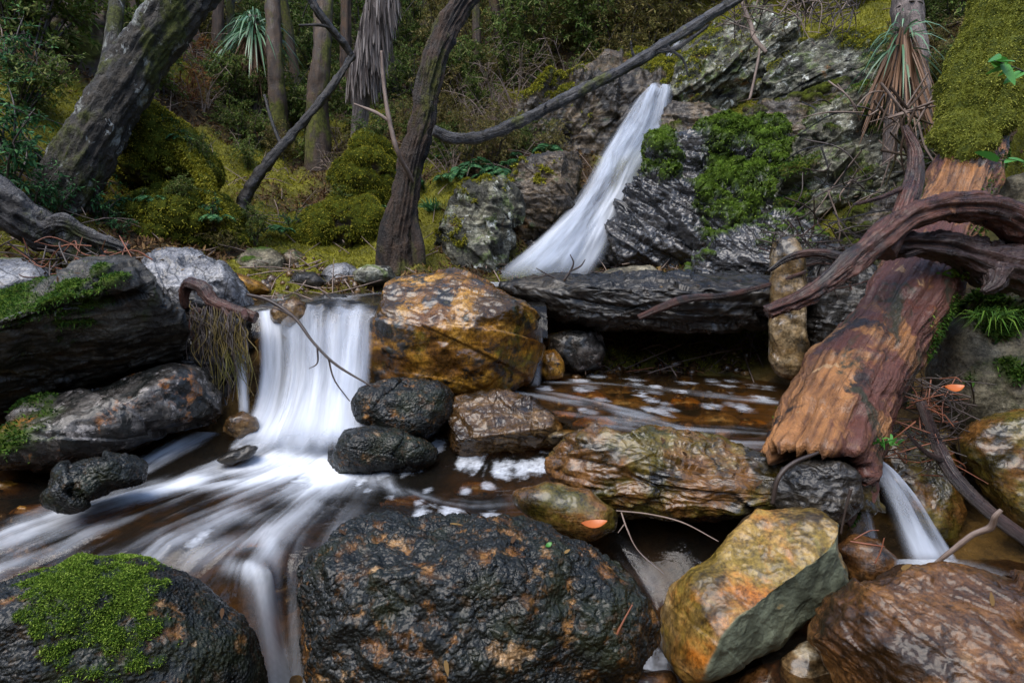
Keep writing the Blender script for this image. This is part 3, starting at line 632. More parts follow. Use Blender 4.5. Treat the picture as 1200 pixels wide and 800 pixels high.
rock('boulder', 'grey buff rock at the far left edge above the mossy slab', 'boulder', (18, 335, 3.5), [(-80,320),(-20,303),(25,305),(58,320),(62,345),(30,372),(-80,380)], (.3, .4), 'white', 56, 2.8, [((.1, -.5, .85), .7)], moss=(.35, None, .02, 4, .5))
rock('rock', 'small glossy black rock in the stream at left', 'rock', (115, 560, 2.35), [(58,585),(72,550),(105,532),(145,532),(166,545),(166,562),(130,574),(85,592)], (.12, .16), 'black', 64, 2.5, (), [(5, .045, 'f'), (14, .014, 'f')], chis=[((.3, .1, .9), 6, .5, .035)], crust=(9, .006, 120, .25))
rock('boulder', 'brown mossy stone at the head of the upper pool, larger of the pair', 'boulder', (305, 312, 5.3), [(274,308),(290,294),(318,292),(334,303),(336,322),(318,334),(285,328)], (.2, .25), 'sandy', 48, 2.8, [((0, -.4, .9), .75)], moss=(.3, None, .02, 4, .6))
rock('boulder', 'dark mossy stone right of the brown stone at the upper pool', 'boulder', (345, 306, 5.6), [(328,296),(345,290),(358,300),(362,318),(345,324),(330,316)], (.2, .25), 'cliff', 40, 2.8, moss=(.2, None, .02, 4, .6))
rock('rock', 'low amber rock lying along the far edge of upper pool', 'rock', (290, 334, 4.5), [(250,318),(275,320),(310,332),(320,342),(300,348),(262,344)], (.15, .2), 'gold', 40, 2.6)
rock('rock', 'grey white rock at the back of the upper pool', 'rock', (398, 322, 5.3), [(374,322),(385,310),(405,307),(422,318),(418,336),(385,338)], (.2, .2), 'white', 44, 2.6)
rock('rock', 'dark jagged stone in the middle of the upper pool head', 'rock', (358, 330, 5.0), [(330,330),(345,316),(368,318),(385,330),(380,342),(340,343)], (.15, .2), 'slab', 40, 2.6)
rock('rock', 'small pale rock touching the left top of the golden boulder', 'rock', (435, 320, 5.0), [(412,318),(430,309),(456,312),(462,326),(440,334),(415,330)], (.15, .2), 'lichen', 40, 2.6)
rock('rock', 'mottled stone breaking the flow of the upper pool', 'rock', (388, 352, 4.3), [(365,352),(380,344),(405,345),(412,354),(395,360),(372,360)], (.1, .12), 'slab', 36, 2.6)
rock('boulder', 'dark wet boulder behind the hanging rootlets beside the cascade', 'boulder', (246, 425, 3.5), [(200,360),(240,345),(285,360),(296,400),(296,470),(285,510),(230,510),(195,450)], (.2, .3), 'slab', 64, 3, [((.1, -.9, .4), .8)], [(2.5, .05, 'f'), (8, .02, 'r')], ((.3, .2, .9), 9, .04))
# ---- outcrops round the waterfall
rock('rock_outcrop', 'pale lichen covered rock left of the waterfall foot', 'outcrop', (556, 275, 6.2), [(512,300),(528,235),(550,215),(585,212),(608,230),(606,262),(590,310),(575,345),(530,345)], (.45, .8), 'lichen', 90, 3.0, [((-.3, -.9, .3), .72), ((.7, -.7, .1), .75)], [(1.4, .10, 'f'), (4, .05, 'r')], ((.8, .2, .5), 5, .08), moss=(.22, None, .05, 2.2, .6))
rock('rock_outcrop', 'orange brown angular rock left of the waterfall middle', 'outcrop', (640, 222, 6.9), [(588,235),(610,190),(650,172),(680,175),(684,200),(676,240),(655,275),(610,285)], (.45, .7), 'cliff', 90, 3.0, [((-.2, -.85, .4), .72), ((.8, -.6, .2), .72)], [(1.5, .10, 'f'), (4, .05, 'r')], ((.5, .3, .8), 5, .06), moss=(.32, None, .04, 2.5, .5))
rock('rock_outcrop', 'slanting mossy rock shelf along the waterfall foot', 'outcrop', (610, 292, 6.9), [(540,345),(565,315),(612,268),(650,243),(674,246),(668,275),(625,310),(585,345)], (.35, .6), 'wetdark', 80, 3.0, [((-.2, -.8, .6), .7)], [(1.6, .08, 'f'), (5, .03, 'r')], ((.7, 0, .75), 6, .06), moss=(.22, None, .03, 2.6, .6))
rock('cliff_face', 'brown streaked cliff under the dead pole, left of the fall top', 'cliff', (690, 155, 8.7), [(600,190),(612,120),(650,84),(720,66),(778,60),(792,90),(782,120),(765,170),(738,225),(705,262),(640,262),(605,240)], (.5, 1.2), 'cliff', 110, 3.4, [((-.3, -.9, .25), .72), ((0, -.6, .8), .75)], [(.9, .18, 'f'), (3, .08, 'r')], ((.85, .15, -.5), 3.6, .14), moss=(.16, None, .05, 1.6, .7))
rock('cliff_face', 'grey white lichen crag above and right of the fall top', 'cliff', (862, 85, 8.4), [(786,112),(794,60),(830,25),(880,8),(930,20),(945,70),(935,120),(900,150),(850,165),(800,160)], (.8, 1.2), 'lichen', 120, 3.2, [((-.4, -.8, .4), .72), ((0, -.9, -.35), .75)], [(.9, .2, 'f'), (3, .09, 'r')], ((.6, .3, -.6), 4, .12), moss=(.05, None, .05, 2.2, .7))
rock('rock_outcrop', 'glistening dark wet rock with green moss right of the waterfall', 'outcrop', (815, 250, 6.5), [(700,330),(715,270),(740,215),(765,182),(800,165),(850,150),(900,145),(925,160),(930,200),(925,260),(920,330),(820,350)], (.75, 1.0), 'wetdark', 150, 3.0, [((-.45, -.75, .5), .70), ((-.1, -.9, .45), .74)], [(1.1, .14, 'f'), (3.2, .06, 'r'), (10, .018, 'r')], ((.5, -.1, .85), 4.5, .12), moss=(.24, [(885, 178, 70), (868, 218, 66), (850, 262, 40), (775, 188, 34), (900,240,46), (900, 160, 40)], .12, 3.2, .5), sm=3)
rock('rock_outcrop', 'wet dark rock sloping down to the right end of the flat slab', 'outcrop', (885, 290, 5.3), [(800,335),(815,300),(850,272),(905,250),(950,255),(975,290),(985,340),(960,352),(840,350)], (.5, .8), 'wetdark', 100, 3.0, [((-.3, -.7, .65), .68)], [(1.4, .10, 'f'), (4, .05, 'r')], ((.45, -.1, .85), 6, .09), moss=(.10, None, .04, 2.6, .6))
rock('rock_outcrop', 'shadowed mossy rock filling the gap between crag and ribbed cliff', 'outcrop', (920, 165, 7.0), [(850,160),(880,130),(930,115),(990,100),(1010,140),(970,190),(940,240),(905,250),(890,210)], (.4, .8), 'cliff', 80, 3.0, [((-.3, -.8, .5), .72)], [(1.4, .10, 'f'), (4, .05, 'r')], ((.5, .1, .8), 5, .09), moss=(.02, None, .05, 2.2, .5))
rock('rock_outcrop', 'mossy dark bank rock behind the driftwood and the log', 'outcrop', (1045, 290, 4.7), [(965,345),(975,290),(1010,255),(1060,225),(1110,215),(1130,260),(1110,330),(1040,370)], (.4, .8), 'cliff', 90, 3.0, [((-.3, -.8, .5), .72)], [(1.4, .10, 'f'), (4, .05, 'r')], ((-.4, .1, .85), 6, .09), moss=(.02, None, .05, 2.4, .5))
rock('rock_outcrop', 'dark rock step under the lichen crag beside the falling water', 'outcrop', (800, 165, 7.8), [(768,190),(775,140),(785,115),(830,120),(870,140),(860,165),(810,185),(785,200)], (.5, .8), 'cliff', 70, 3.2, [((-.3, -.9, .3), .72)], [(1.5, .08, 'f'), (4, .05, 'r')], ((.3, .2, .9), 5, .08), moss=(.38, None, .05, 2, .7))
rock('cliff_face', 'ribbed mossy grey cliff behind the leaning driftwood on the right', 'cliff', (990, 215, 5.6), [(905,300),(918,235),(940,170),(965,125),(1010,100),(1060,95),(1085,130),(1085,220),(1075,300),(1040,345),(940,345)], (.6, 1.0), 'lichen', 150, 3.2, [((-.45, -.85, .3), .70), ((-.2, -.7, .7), .78)], [(1.2, .14, 'f'), (3.6, .07, 'r'), (11, .02, 'r')], ((-.45, .1, .85), 5, .13), moss=(.02, None, .05, 2.6, .5))
rock('rock_outcrop', 'mossy ledge above the ribbed cliff at the foot of the palm', 'outcrop', (960, 95, 7.4), [(895,130),(905,85),(940,55),(1000,40),(1060,60),(1075,100),(1020,125),(950,150),(905,165)], (.5, .9), 'lichen', 100, 3.2, [((-.3, -.7, .6), .75)], [(1.2, .14, 'f'), (3.6, .07, 'r')], ((-.3, .1, .9), 4.5, .12), moss=(.08, None, .07, 1.6, .6))
rock('boulder', 'buff bank boulder with dark moss spots behind the fallen log', 'boulder', (1165, 430, 2.95), [(1085,440),(1105,380),(1135,345),(1200,325),(1290,320),(1300,520),(1200,525),(1120,515)], (.45, .5), 'sandy', 110, 2.8, [((-.25, -.8, .5), .75)], [(1.8, .06, 'f'), (6, .02, 'f')], moss=(.30, [(1165, 370, 40), (1150, 432, 14), (1180, 430, 18), (1195, 445, 22), (1140, 440, 12)], .02, 6, .3))
rock('boulder', 'olive brown boulder beside the little side fall', 'boulder', (1080, 565, 2.5), [(1010,560),(1020,520),(1060,495),(1110,505),(1125,545),(1130,600),(1118,640),(1090,640),(1055,600)], (.25, .3), 'olive', 80, 2.7, [((-.2, -.7, .6), .78)], [(3, .03, 'f'), (10, .012, 'r')], moss=(.45, None, .012, 4, .5))
rock('boulder', 'dark olive boulder at the right frame edge below the buff boulder', 'boulder', (1190, 530, 2.35), [(1110,520),(1140,495),(1200,480),(1280,480),(1290,640),(1200,625),(1150,575)], (.25, .3), 'olive', 80, 2.7, [((-.3, -.8, .4), .78)], [(2.5, .04, 'f'), (9, .014, 'r')])
rock('rock', 'pale grey rock at the right frame edge by the mossy log', 'rock', (1190, 228, 3.4), [(1165,235),(1178,208),(1205,200),(1250,205),(1250,270),(1190,262)], (.15, .2), 'sandy', 44, 2.8)
rock('rock', 'pale flat stone lying on top of the dark slab', 'rock', (742, 320, 4.4), [(700,325),(715,316),(740,311),(762,313),(775,322),(760,330),(720,330)], (.2, .25), 'sandy', 44, 2.6)
rock('boulder', 'dark stone at the back of the hollow under the flat slab', 'boulder', (800, 410, 5.1), [(640,430),(640,370),(760,352),(960,352),(960,440),(800,452)], (.2, .3), 'slab', 50, 3)
rock('boulder', 'dark damp lump of rock and root at the ragged foot of the log', 'boulder', (958, 572, 2.06), [(902,572),(915,548),(945,536),(985,538),(1006,556),(1008,590),(985,612),(935,612),(908,596)], (.08, .2), 'slab', 70, 2.7, (), [(5, .03, 'f'), (16, .012, 'r')], moss=(.42, None, .01, 8, .5))
rock('rock', 'dark pebbly stone behind the orange and olive boulder', 'rock', (1020, 655, 1.95), [(975,640),(1000,625),(1030,630),(1050,655),(1045,680),(1000,690)], (.12, .15), 'rust', 40, 2.6)
tufts('black foreground boulder topped with a bright green moss patch', 46000, .0065, .0026, 'moss_g', seed=3)
tufts('tilted mossy grey slab overhanging the left bank', 22000, .016, .005, 'moss_d', seed=4)
tufts('low grey mottled boulder under the overhanging mossy slab', 1500, .02, .007, 'moss_d', seed=5)
tufts('glistening dark wet rock with green moss right of the waterfall', 90000, .024, .007, 'moss_g', seed=6)
tufts('ribbed mossy grey cliff behind the leaning driftwood on the right', 30000, .022, .006, 'moss_d', seed=7)
tufts('mossy ledge above the ribbed cliff at the foot of the palm', 30000, .028, .008, 'moss_y', seed=8)
tufts('grey white lichen crag above and right of the fall top', 22000, .028, .009, 'moss_y', seed=9)
tufts('pale lichen covered rock left of the waterfall foot', 14000, .024, .007, 'moss_y', seed=10)
tufts('brown streaked cliff under the dead pole, left of the fall top', 24000, .03, .01, 'moss_y', seed=11)
tufts('orange brown angular rock left of the waterfall middle', 2500, .04, .014, 'moss_y', seed=12)
tufts('slanting mossy rock shelf along the waterfall foot', 4000, .04, .012, 'moss_d', seed=13)
tufts('buff bank boulder with dark moss spots behind the fallen log', 5000, .03, .008, 'moss_d', seed=14)

# ------------------------------------------------------------------ water
def lic(VX, VY, nz, L=26):
    h, w = nz.shape; iy, ix = np.meshgrid(np.arange(h, dtype=float), np.arange(w, dtype=float), indexing='ij')
    mag = np.hypot(VX, VY) + 1e-9; ux, uy = VX/mag, VY/mag; acc = nz.copy(); cnt = 1
    for sg in (1, -1):
        x, y = ix.copy(), iy.copy()
        for k in range(L):
            i = np.clip(np.rint(y).astype(int), 0, h-1); j = np.clip(np.rint(x).astype(int), 0, w-1)
            x = x + sg*ux[i, j]; y = y + sg*uy[i, j]
            i = np.clip(np.rint(y).astype(int), 0, h-1); j = np.clip(np.rint(x).astype(int), 0, w-1)
            acc += nz[i, j]; cnt += 1
    return acc/cnt
def water_sheet(name, x0, x1, y0, y1, cell, zf, streams, mat, foams=(), calm=.0, wav=.012, cut=None):
    """level or sloping water; streams = [(points px,py,z ..., width m, foam)], foams = blobs (px,py,z,radius,amount)"""
    nx, ny = int((x1-x0)/cell), int((y1-y0)/cell)
    X, Y = np.meshgrid(np.linspace(x0, x1, nx), np.linspace(y0, y1, ny)); P2 = np.stack([X.ravel(), Y.ravel()], 1)
    Z = zf(P2).reshape(X.shape)
    wsum = np.full(X.shape, 1e-6); vx = np.zeros(X.shape); vy = np.zeros(X.shape); foam = np.zeros(X.shape)
    for pts, wd, am in streams:
        q = np.array([atz(*p) for p in pts]); C = spline(q[:, :2], 40); T = nrm(np.gradient(C, axis=0))
        am = np.interp(np.linspace(0, 1, 40), np.linspace(0, 1, len(am)), am); wdd = np.interp(np.linspace(0, 1, 40), np.linspace(0, 1, len(wd)), wd)
        best = np.zeros(X.shape)
        for i in range(40):
            d2 = (X-C[i, 0])**2 + (Y-C[i, 1])**2; g = np.exp(-d2/(wdd[i]*1.15)**2); gb = np.exp(-d2/.35**2)*.002 + g
            wsum += gb; vx += gb*T[i, 0]; vy += gb*T[i, 1]; best = np.maximum(best, g*am[i])
        foam = np.maximum(foam, best) + .35*np.minimum(foam, best)
    vx /= wsum; vy /= wsum
    P3 = np.column_stack([P2, np.zeros(len(P2))])
    vx = vx + .34*fbm(P3, 5, 3, 31).reshape(X.shape); vy = vy + .34*fbm(P3, 5, 3, 32).reshape(X.shape)
    g = np.random.default_rng(11)
    def soft(a, k):
        for _ in range(k): a = (a + np.roll(a, 1, 0) + np.roll(a, -1, 0) + np.roll(a, 1, 1) + np.roll(a, -1, 1))/5
        return a
    n1 = lic(vx, vy, g.random(X.shape), 30); n2 = lic(vx, vy, soft(g.random(X.shape), 8), 44); n3 = lic(vx, vy, soft(g.random(X.shape), 40), 40)
    n1, n2, n3 = [(a - a.mean())/a.std() for a in (n1, n2, n3)]
    st = .14*n1 + .46*n2 + .75*n3
    cl = fbm(P3, 3.5, 4, 33).reshape(X.shape)
    f = sstep(.12, 1.45, np.minimum(foam, 1.3)*(1 + .34*st + .85*cl) + .05*st)
    f = f*(.62 + .36*sstep(.75, 1.25, foam))
    bub = np.clip(.62 + .55*fbm(P3, 85, 3, 37, .7).reshape(X.shape), .15, 1)
    fn = fbm(P3*[1, 1.3, 1], 26, 5, 35, .65).reshape(X.shape) + .35*n2 + .25*n3
    for (px, py, z, r, am) in foams:
        c = atz(px, py, z); d = np.hypot(X-c[0], (Y-c[1])*.6)/r
        f = np.maximum(f, am*(bub if r < .1 else 1)*.9*sstep(1.05, .1, d*(.85 if r > .035 else .7) + (.75 if r < .1 else .5)*fn))
    Z = Z + wav*(.4*n3*np.clip(foam*1.5, .1, 1) + .18*n2*np.clip(foam*1.5, .05, 1)) + calm*fbm(P3, 7, 3, 36).reshape(X.shape)
    V = np.column_stack([P2, Z.ravel()]); F = gridF(ny, nx)
    keep = np.ones(len(F), bool)
    if cut is not None: keep = cut(V[F].mean(1))
    o = structure(name, V, F[keep], M[mat], attrs={'foam': f.ravel()*.95, 'streak': (n2*.5+n3*.3).ravel()*np.clip(.25 + foam.ravel(), 0, 1)})
    return V
# stream below the cascade: heights at pixels
wp = [(330,505,.10),(400,480,.12),(300,545,.03),(380,560,.03),(200,560,0),(100,545,0),(0,560,-.01),(0,640,-.06),(-100,640,-.08),(100,620,-.03),(200,640,-.03),(300,640,-.03),(480,570,0),(560,560,.0),(640,575,0),(500,600,0),
      (700,620,-.05),(740,660,-.14),(770,710,-.24),(770,770,-.30),(320,690,-.10),(330,740,-.25),(350,800,-.40),(290,690,-.08),(370,680,-.08),(800,630,-.06),(640,640,0),(200,720,-.2),(600,800,-.34),(900,640,-.1)]
wq = np.array([atz(*p) for p in wp]); WT = TPS(wq[:, :2], wq[:, 2], .01)
streams = [
 ([(380,520,.08),(280,575,.0),(140,625,-.03),(-60,690,-.08)], [.30,.34,.34,.34], [.48,.35,.29,.26]),
 ([(400,540,.04),(380,600,-.02),(350,650,-.05),(335,700,-.12)], [.2,.2,.14,.10], [.5,.34,.32,.4]),
 ([(385,500,.11),(330,530,.05),(240,560,.0),(150,590,-.02),(60,625,-.05),(-60,670,-.08)], [.16,.15,.15,.15,.13,.12], [1.25,1.1,.80,.72,.66,.6]),
 ([(400,510,.11),(350,545,.04),(290,570,.0),(180,575,-.01),(80,600,-.04),(-40,640,-.06)], [.14,.12,.10,.10,.10,.10], [1.2,1.0,.75,.72,.6,.5]),
 ([(400,505,.11),(390,550,.03),(340,590,.0),(250,620,-.03),(150,655,-.05),(40,690,-.07)], [.16,.15,.09,.08,.07,.06], [1.2,1.0,.55,.48,.44,.4]),
 ([(300,490,.06),(240,520,.02),(180,545,.0),(150,560,0)], [.08,.08,.07,.05], [1.0,.9,.7,.5]),
 ([(385,545,.03),(390,580,.0),(330,620,-.02),(235,640,-.03),(215,650,-.04)], [.08,.08,.07,.05,.04], [.85,.5,.35,.48,.3]),
 ([(300,620,-.03),(320,650,-.05),(330,690,-.10),(335,740,-.25),(345,830,-.42)], [.05,.05,.06,.07,.08], [.30,.42,.55,.55,.5]),
 ([(260,650,-.04),(290,680,-.08),(310,720,-.18),(320,780,-.36)], [.035,.03,.03,.04], [.4,.48,.56,.5]),
 ([(350,640,-.04),(352,680,-.09),(360,730,-.22),(370,800,-.4)], [.03,.03,.025,.03], [.2,.4,.5,.5]),
 ([(430,565,.0),(480,580,.0),(560,590,.0),(640,585,.0),(700,625,-.06),(745,670,-.16),(770,720,-.26),(765,790,-.32)], [.07,.06,.05,.06,.05,.05,.06,.08], [.45,.36,.36,.36,.34,.45,.52,.5]),
 ([(660,600,0),(720,630,-.07),(760,690,-.2)], [.03,.03,.03], [.4,.46,.5]),
]
foams = [(385,515,.09,.16,1.0),(345,525,.06,.13,.95),(410,530,.06,.12,.95),(370,555,.03,.13,.85),(310,520,.05,.10,.9),(590,554,.0,.06,.95),(560,549,.0,.05,.95),(630,556,.0,.05,.9),(420,562,.0,.06,.9),(480,553,.0,.05,.9),(510,536,0,.04,.8),(450,560,0,.05,.9),(545,545,0,.04,.9),(612,556,0,.05,.9),(495,601,0,.04,.85),(525,602,0,.035,.85),(575,603,0,.02,.6),
         (755,778,-.31,.05,.95),(730,768,-.31,.05,.85),(700,785,-.32,.05,.7),(660,795,-.33,.05,.6),(30,541,0,.07,.9),(75,540,0,.06,.9),(5,543,0,.05,.8),(460,585,0,.02,.6),(500,575,0,.018,.55),(545,575,0,.02,.6),(490,590,0,.016,.55),(432,580,0,.02,.5),(570,570,0,.025,.6),(235,632,-.03,.03,.7),(325,628,-.03,.025,.5)]
water_sheet('stream_water', -3.1, 1.35, .75, 3.15, .0066, WT, streams, 'water', foams, .004)
# amber pool behind the ledge
pz = .22
pst = [([(590,455,pz),(640,462,pz),(720,480,pz),(800,500,pz),(880,505,pz)], [.10]*5, [.46,.44,.42,.44,.38]),
       ([(650,448,pz),(720,450,pz),(800,460,pz),(900,470,pz)], [.07]*4, [.34,.42,.38,.4]),
       ([(660,488,pz),(740,500,pz),(830,512,pz),(900,515,pz)], [.12]*4, [.5,.55,.5,.4])]
g_ = np.random.default_rng(5)
pfo = [(680,446,pz,.05,0.68),(700,441,pz,.05,0.60),(745,446,pz,.06,0.60),(770,452,pz,.03,.7),(800,458,pz,.03,.7),(835,447,pz,.05,0.60),(850,452,pz,.05,0.52),(890,466,pz,.06,0.64),(870,478,pz,.04,0.60),(752,462,pz,.035,0.68),(810,449,pz,.03,.6),(640,455,pz,.03,.7),(900,455,pz,.05,.6)] + \
      [(g_.uniform(680, 900), g_.uniform(438, 482), pz, g_.uniform(.02, .05), g_.uniform(.2, .5)) for _ in range(26)]
water_sheet('pool_water', -.35, 1.75, 2.35, 5.0, .0075, lambda q: np.full(len(q), pz), pst, 'pool', pfo, .003, .006, lambda c: c[:, 1] > 2.97 - .55*sstep(.15, .42, c[:, 0]))
# upper pool above the left cascade
uz = .70
ust = [([(470,338,uz),(420,345,uz),(380,352,uz),(370,372,uz)], [.16]*4, [.36,.3,.28,.3]), ([(330,340,uz),(330,352,uz),(325,370,uz)], [.10]*3, [.25,.28,.3]), ([(410,348,uz),(420,372,uz)], [.10]*2, [.3,.35])]
water_sheet('upper_pool_water', -2.1, .2, 3.42, 5.6, .012, lambda q: np.full(len(q), uz) - .16*sstep(3.66, 3.42, q[:, 1]), ust, 'water', (), .006, .02)
water_sheet('plunge_pool_water', -.3, 1.6, 5.0, 7.2, .03, lambda q: np.full(len(q), .74), [([(640,330,.74),(560,334,.74)], [.4]*2, [.9, .6])], 'water', (), .006, .02)
def curtain(name, left, right, mat, nu=40, nv=90, bulge=.06, dens=(.6, .6), edge=.18, seed=0, ripple=.03, back=0.0, fade=.1, lip=0):
    L = spline(np.array([at(*p) for p in left]), nv); Rr = spline(np.array([at(*p) for p in right]), nv)
    u = np.linspace(0, 1, nu); P = L[:, None]*(1-u)[None, :, None] + Rr[:, None]*u[None, :, None]
    n = nrm(np.cross(Rr - L, np.gradient((L+Rr)/2, axis=0))); n = np.where((n[:, 1] > 0)[:, None], -n, n)
    s = np.concatenate([[0], np.cumsum(np.linalg.norm(np.diff((L+Rr)/2, axis=0), axis=1))])
    wd = np.linalg.norm(Rr - L, axis=1).mean()
    rp = fbm(np.column_stack([np.tile(u*wd*9, nv), np.repeat(s*.8, nu), np.zeros(nv*nu)]), 1, 3, seed).reshape(nv, nu)
    P = P + n[:, None]*((bulge*4*u*(1-u))[None] + ripple*rp - back)[..., None]
    e = np.tile(sstep(0, edge, u)*sstep(1, 1-edge, u), (nv, 1))
    rag = fbm(np.column_stack([np.tile(u*3, nv), np.repeat(s*1.2, nu), np.zeros(nv*nu)]), 1, 3, seed+4).reshape(nv, nu)
    e = np.clip(e*(1 + .5*rag), 0, 1)*(sstep(0, .05, np.linspace(0, 1, nv))*sstep(1, 1-fade, np.linspace(0, 1, nv)))[:, None]
    dn = np.interp(np.linspace(0, 1, nv), np.linspace(0, 1, len(dens)), dens)
    cf = fbm(np.column_stack([np.tile(u*wd*4.5, nv), np.repeat(s*.9, nu), np.zeros(nv*nu) + seed]), 1, 3, seed+9).reshape(nv, nu)
    if lip: P = P + (lip*fbm(np.column_stack([u*wd*3.2, 0*u, 0*u + .7]), 1, 3, 5))[None, :, None]*np.array([.3, -1.0, .35])
    uv = np.stack([np.tile(u*wd, (nv, 1)), np.repeat(s[:, None], nu, 1)], -1).reshape(-1, 2) + seed*1.7
    structure(name, P.reshape(-1, 3), gridF(nv, nu), M[mat], uv=uv, attrs={'edge': e.ravel(), 'dens': np.repeat(dn, nu) + .42*cf.ravel()})
# the tall fall
FL = [(760,102,8.5),(754,107,8.0),(741,120,7.75),(722,147,7.45),(702,180,7.1),(684,215,6.8),(660,248,6.5),(616,290,6.1),(556,336,5.8)]
FR = [(786,100,8.5),(785,105,8.0),(783,120,7.75),(775,155,7.45),(754,190,7.1),(737,228,6.8),(723,258,6.5),(708,295,6.15),(690,335,5.9)]
curtain('waterfall', FL, FR, 'fall', 60, 140, .07, (.66, .46, .40, .46, .62, .75), .16, 1, .05)
curtain('waterfall', [(x+4, y, Y+.08) for x, y, Y in FL], [(x+5, y, Y+.08) for x, y, Y in FR], 'fall_thin', 40, 100, .05, (.6, .5, .45), .2, 3)
curtain('waterfall', [(x+2+k*1.2, y, Y-.06) for k, (x, y, Y) in enumerate(FL[1:])], [(x-10-k*1.5, y, Y-.06) for k, (x, y, Y) in enumerate(FR[1:])], 'fall_thin', 40, 100, .10, (.55, .5, .65), .3, 5)
curtain('waterfall', [(788,50,9.5),(776,72,9.2),(764,102,8.5)], [(812,48,9.5),(802,70,9.2),(786,102,8.5)], 'fall', 24, 40, .04, (.5, .6, .7), .3, 7)
# the broad left cascade: lip, then a plunge to the stream
CL = [(296,364,3.52),(300,376,3.44),(303,400,3.36),(304,440,3.28),(296,480,3.16),(278,512,3.0),(262,535,2.85)]
CR = [(446,364,3.48),(441,374,3.4),(438,400,3.32),(434,440,3.22),(432,480,3.06),(432,520,2.88),(432,545,2.74)]
curtain('cascade', CL, CR, 'fall', 70, 90, .05, (.22, .40, .50, .62, .85, .9), .07, 11, .06, 0, .22, .16)
curtain('cascade', [(x+28, y, Y-.05) for x, y, Y in CL], [(x-4, y, Y-.05) for x, y, Y in CR], 'fall', 60, 90, .08, (.15, .32, .5, .72, 1.0, 1.0), .16, 13, .05, 0, .25, .16)
curtain('cascade', [(x+2, y, Y+.05) for x, y, Y in CL], [(x, y, Y+.05) for x, y, Y in CR], 'fall_thin', 60, 80, .03, (.4, .5, .6), .06, 15, .05, 0, .2, .16)
curtain('cascade', [(x+80, y+4, Y-.10) for x, y, Y in CL[1:]], [(x+2, y+2, Y-.10) for x, y, Y in CR[1:]], 'fall', 40, 70, .10, (.15, .4, .75, 1.0, 1.0), .25, 17, .04, 0, .25, .16)
curtain('cascade', [(274,398,3.3),(275,420,3.26),(277,450,3.22),(280,490,3.15)], [(286,396,3.3),(289,420,3.26),(292,450,3.22),(294,490,3.15)], 'fall', 16, 40, .02, (.5, .6, .7), .25, 19)
rock('boulder', 'dark wet step rock wet with the white left cascade in front', 'boulder', (368, 432, 3.75), [(285,365),(330,356),(400,356),(450,362),(455,500),(400,520),(300,520),(280,450)], (.28, .3), 'slab', 70, 3.4, [((0, -.9, .35), .8)], [(2.4, .06, 'f'), (8, .02, 'r')])
rock('rock', 'wet stone parting the water at the lip of the cascade', 'rock', (338, 358, 3.5), [(316,366),(326,350),(344,345),(360,353),(364,372),(340,384),(320,378)], (.09, .12), 'brownlay', 40, 2.6)
rock('rock', 'small dark stone poking through the white foam below the cascade', 'rock', (285, 532, 2.80), [(252,540),(268,528),(290,520),(302,524),(296,536),(272,545)], (.06, .08), 'slab', 36, 2.6)
rock('rock', 'dark wet stone at the left foot of the cascade', 'rock', (284, 497, 3.06), [(262,505),(268,488),(285,482),(300,490),(304,505),(280,512)], (.08, .1), 'brownlay', 36, 2.6)
# thin side spill of the golden boulder, and the little side fall on the right
curtain('side_fall', [(629,385,3.62),(630,405,3.6),(626,430,3.58),(620,455,3.52)], [(636,384,3.62),(637,405,3.6),(636,430,3.58),(634,455,3.52)], 'fall_thin', 14, 40, .02, (.35, .4, .5), .35, 21)
curtain('side_fall', [(1004,548,2.3),(1020,560,2.2),(1032,585,2.12),(1045,620,2.04),(1062,668,1.95)], [(1030,543,2.3),(1052,560,2.2),(1075,585,2.12),(1098,620,2.04),(1130,668,1.95)], 'fall_thin', 30, 60, .05, (.6, .50, .44, .6), .25, 23, .012)
curtain('side_fall', [(1008,549,2.31),(1024,562,2.22),(1040,590,2.14),(1052,625,2.07),(1070,668,1.98)], [(1026,545,2.31),(1046,562,2.22),(1066,590,2.14),(1085,625,2.07),(1112,668,1.98)], 'fall_thin', 24, 50, .03, (.6, .48, .44, .52), .28, 25, .012)
curtain('side_fall', [(990,600,2.3),(992,615,2.28),(990,640,2.25)], [(1022,592,2.3),(1026,612,2.28),(1034,640,2.25)], 'fall_thin', 20, 30, .03, (.3, .35, .4), .3, 27)
sz_ = atz(1130, 668, -.12)
water_sheet('side_pool_water', .7, 2.4, 1.45, 2.2, .01, lambda q: np.full(len(q), -.13), [([(1070,660,-.13),(1130,668,-.13),(1200,690,-.13)], [.08]*3, [.7,.6,.5])], 'water', [(1100,668,-.13,.14,.8),(1075,664,-.13,.08,.7),(1130,672,-.13,.08,.6)], .004)
rock('rock', 'dark root tangled rock between the amber pillar and the log', 'rock', (975, 380, 3.75), [(938,450),(940,330),(955,300),(985,290),(1020,300),(1030,350),(1000,420),(960,455)], (.2, .4), 'slab', 60, 3, [((-.2, -.8, .5), .75)], [(2.5, .06, 'f'), (8, .02, 'r')], ((.3, .2, .9), 9, .05), moss=(.3, None, .02, 4, .4))
for k, (x, y, w_, z, l) in enumerate([(15, 572, 40, -.06, 'amber stone under the shallows at the left edge, farther of two'), (38, 600, 34, -.08, 'amber stone under the shallows at the left edge, nearer of two'), (300, 640, 30, -.10, 'amber stone under the fast water between the two black boulders'), (560, 575, 30, -.07, 'brown stone under the dark water in front of the ridged rock'), (470, 590, 34, -.08, 'brown stone under the dark water behind the biggest boulder')]):
    rock('rock', l, 'stone', (x, y, atz(x, y, z)[1]), [(x-w_, y+3), (x-w_*.5, y-w_*.3), (x+w_*.5, y-w_*.28), (x+w_, y+2), (x+w_*.5, y+w_*.3), (x-w_*.5, y+w_*.3)], (.10, .12), 'gold', 24, 2.3, seed=k)
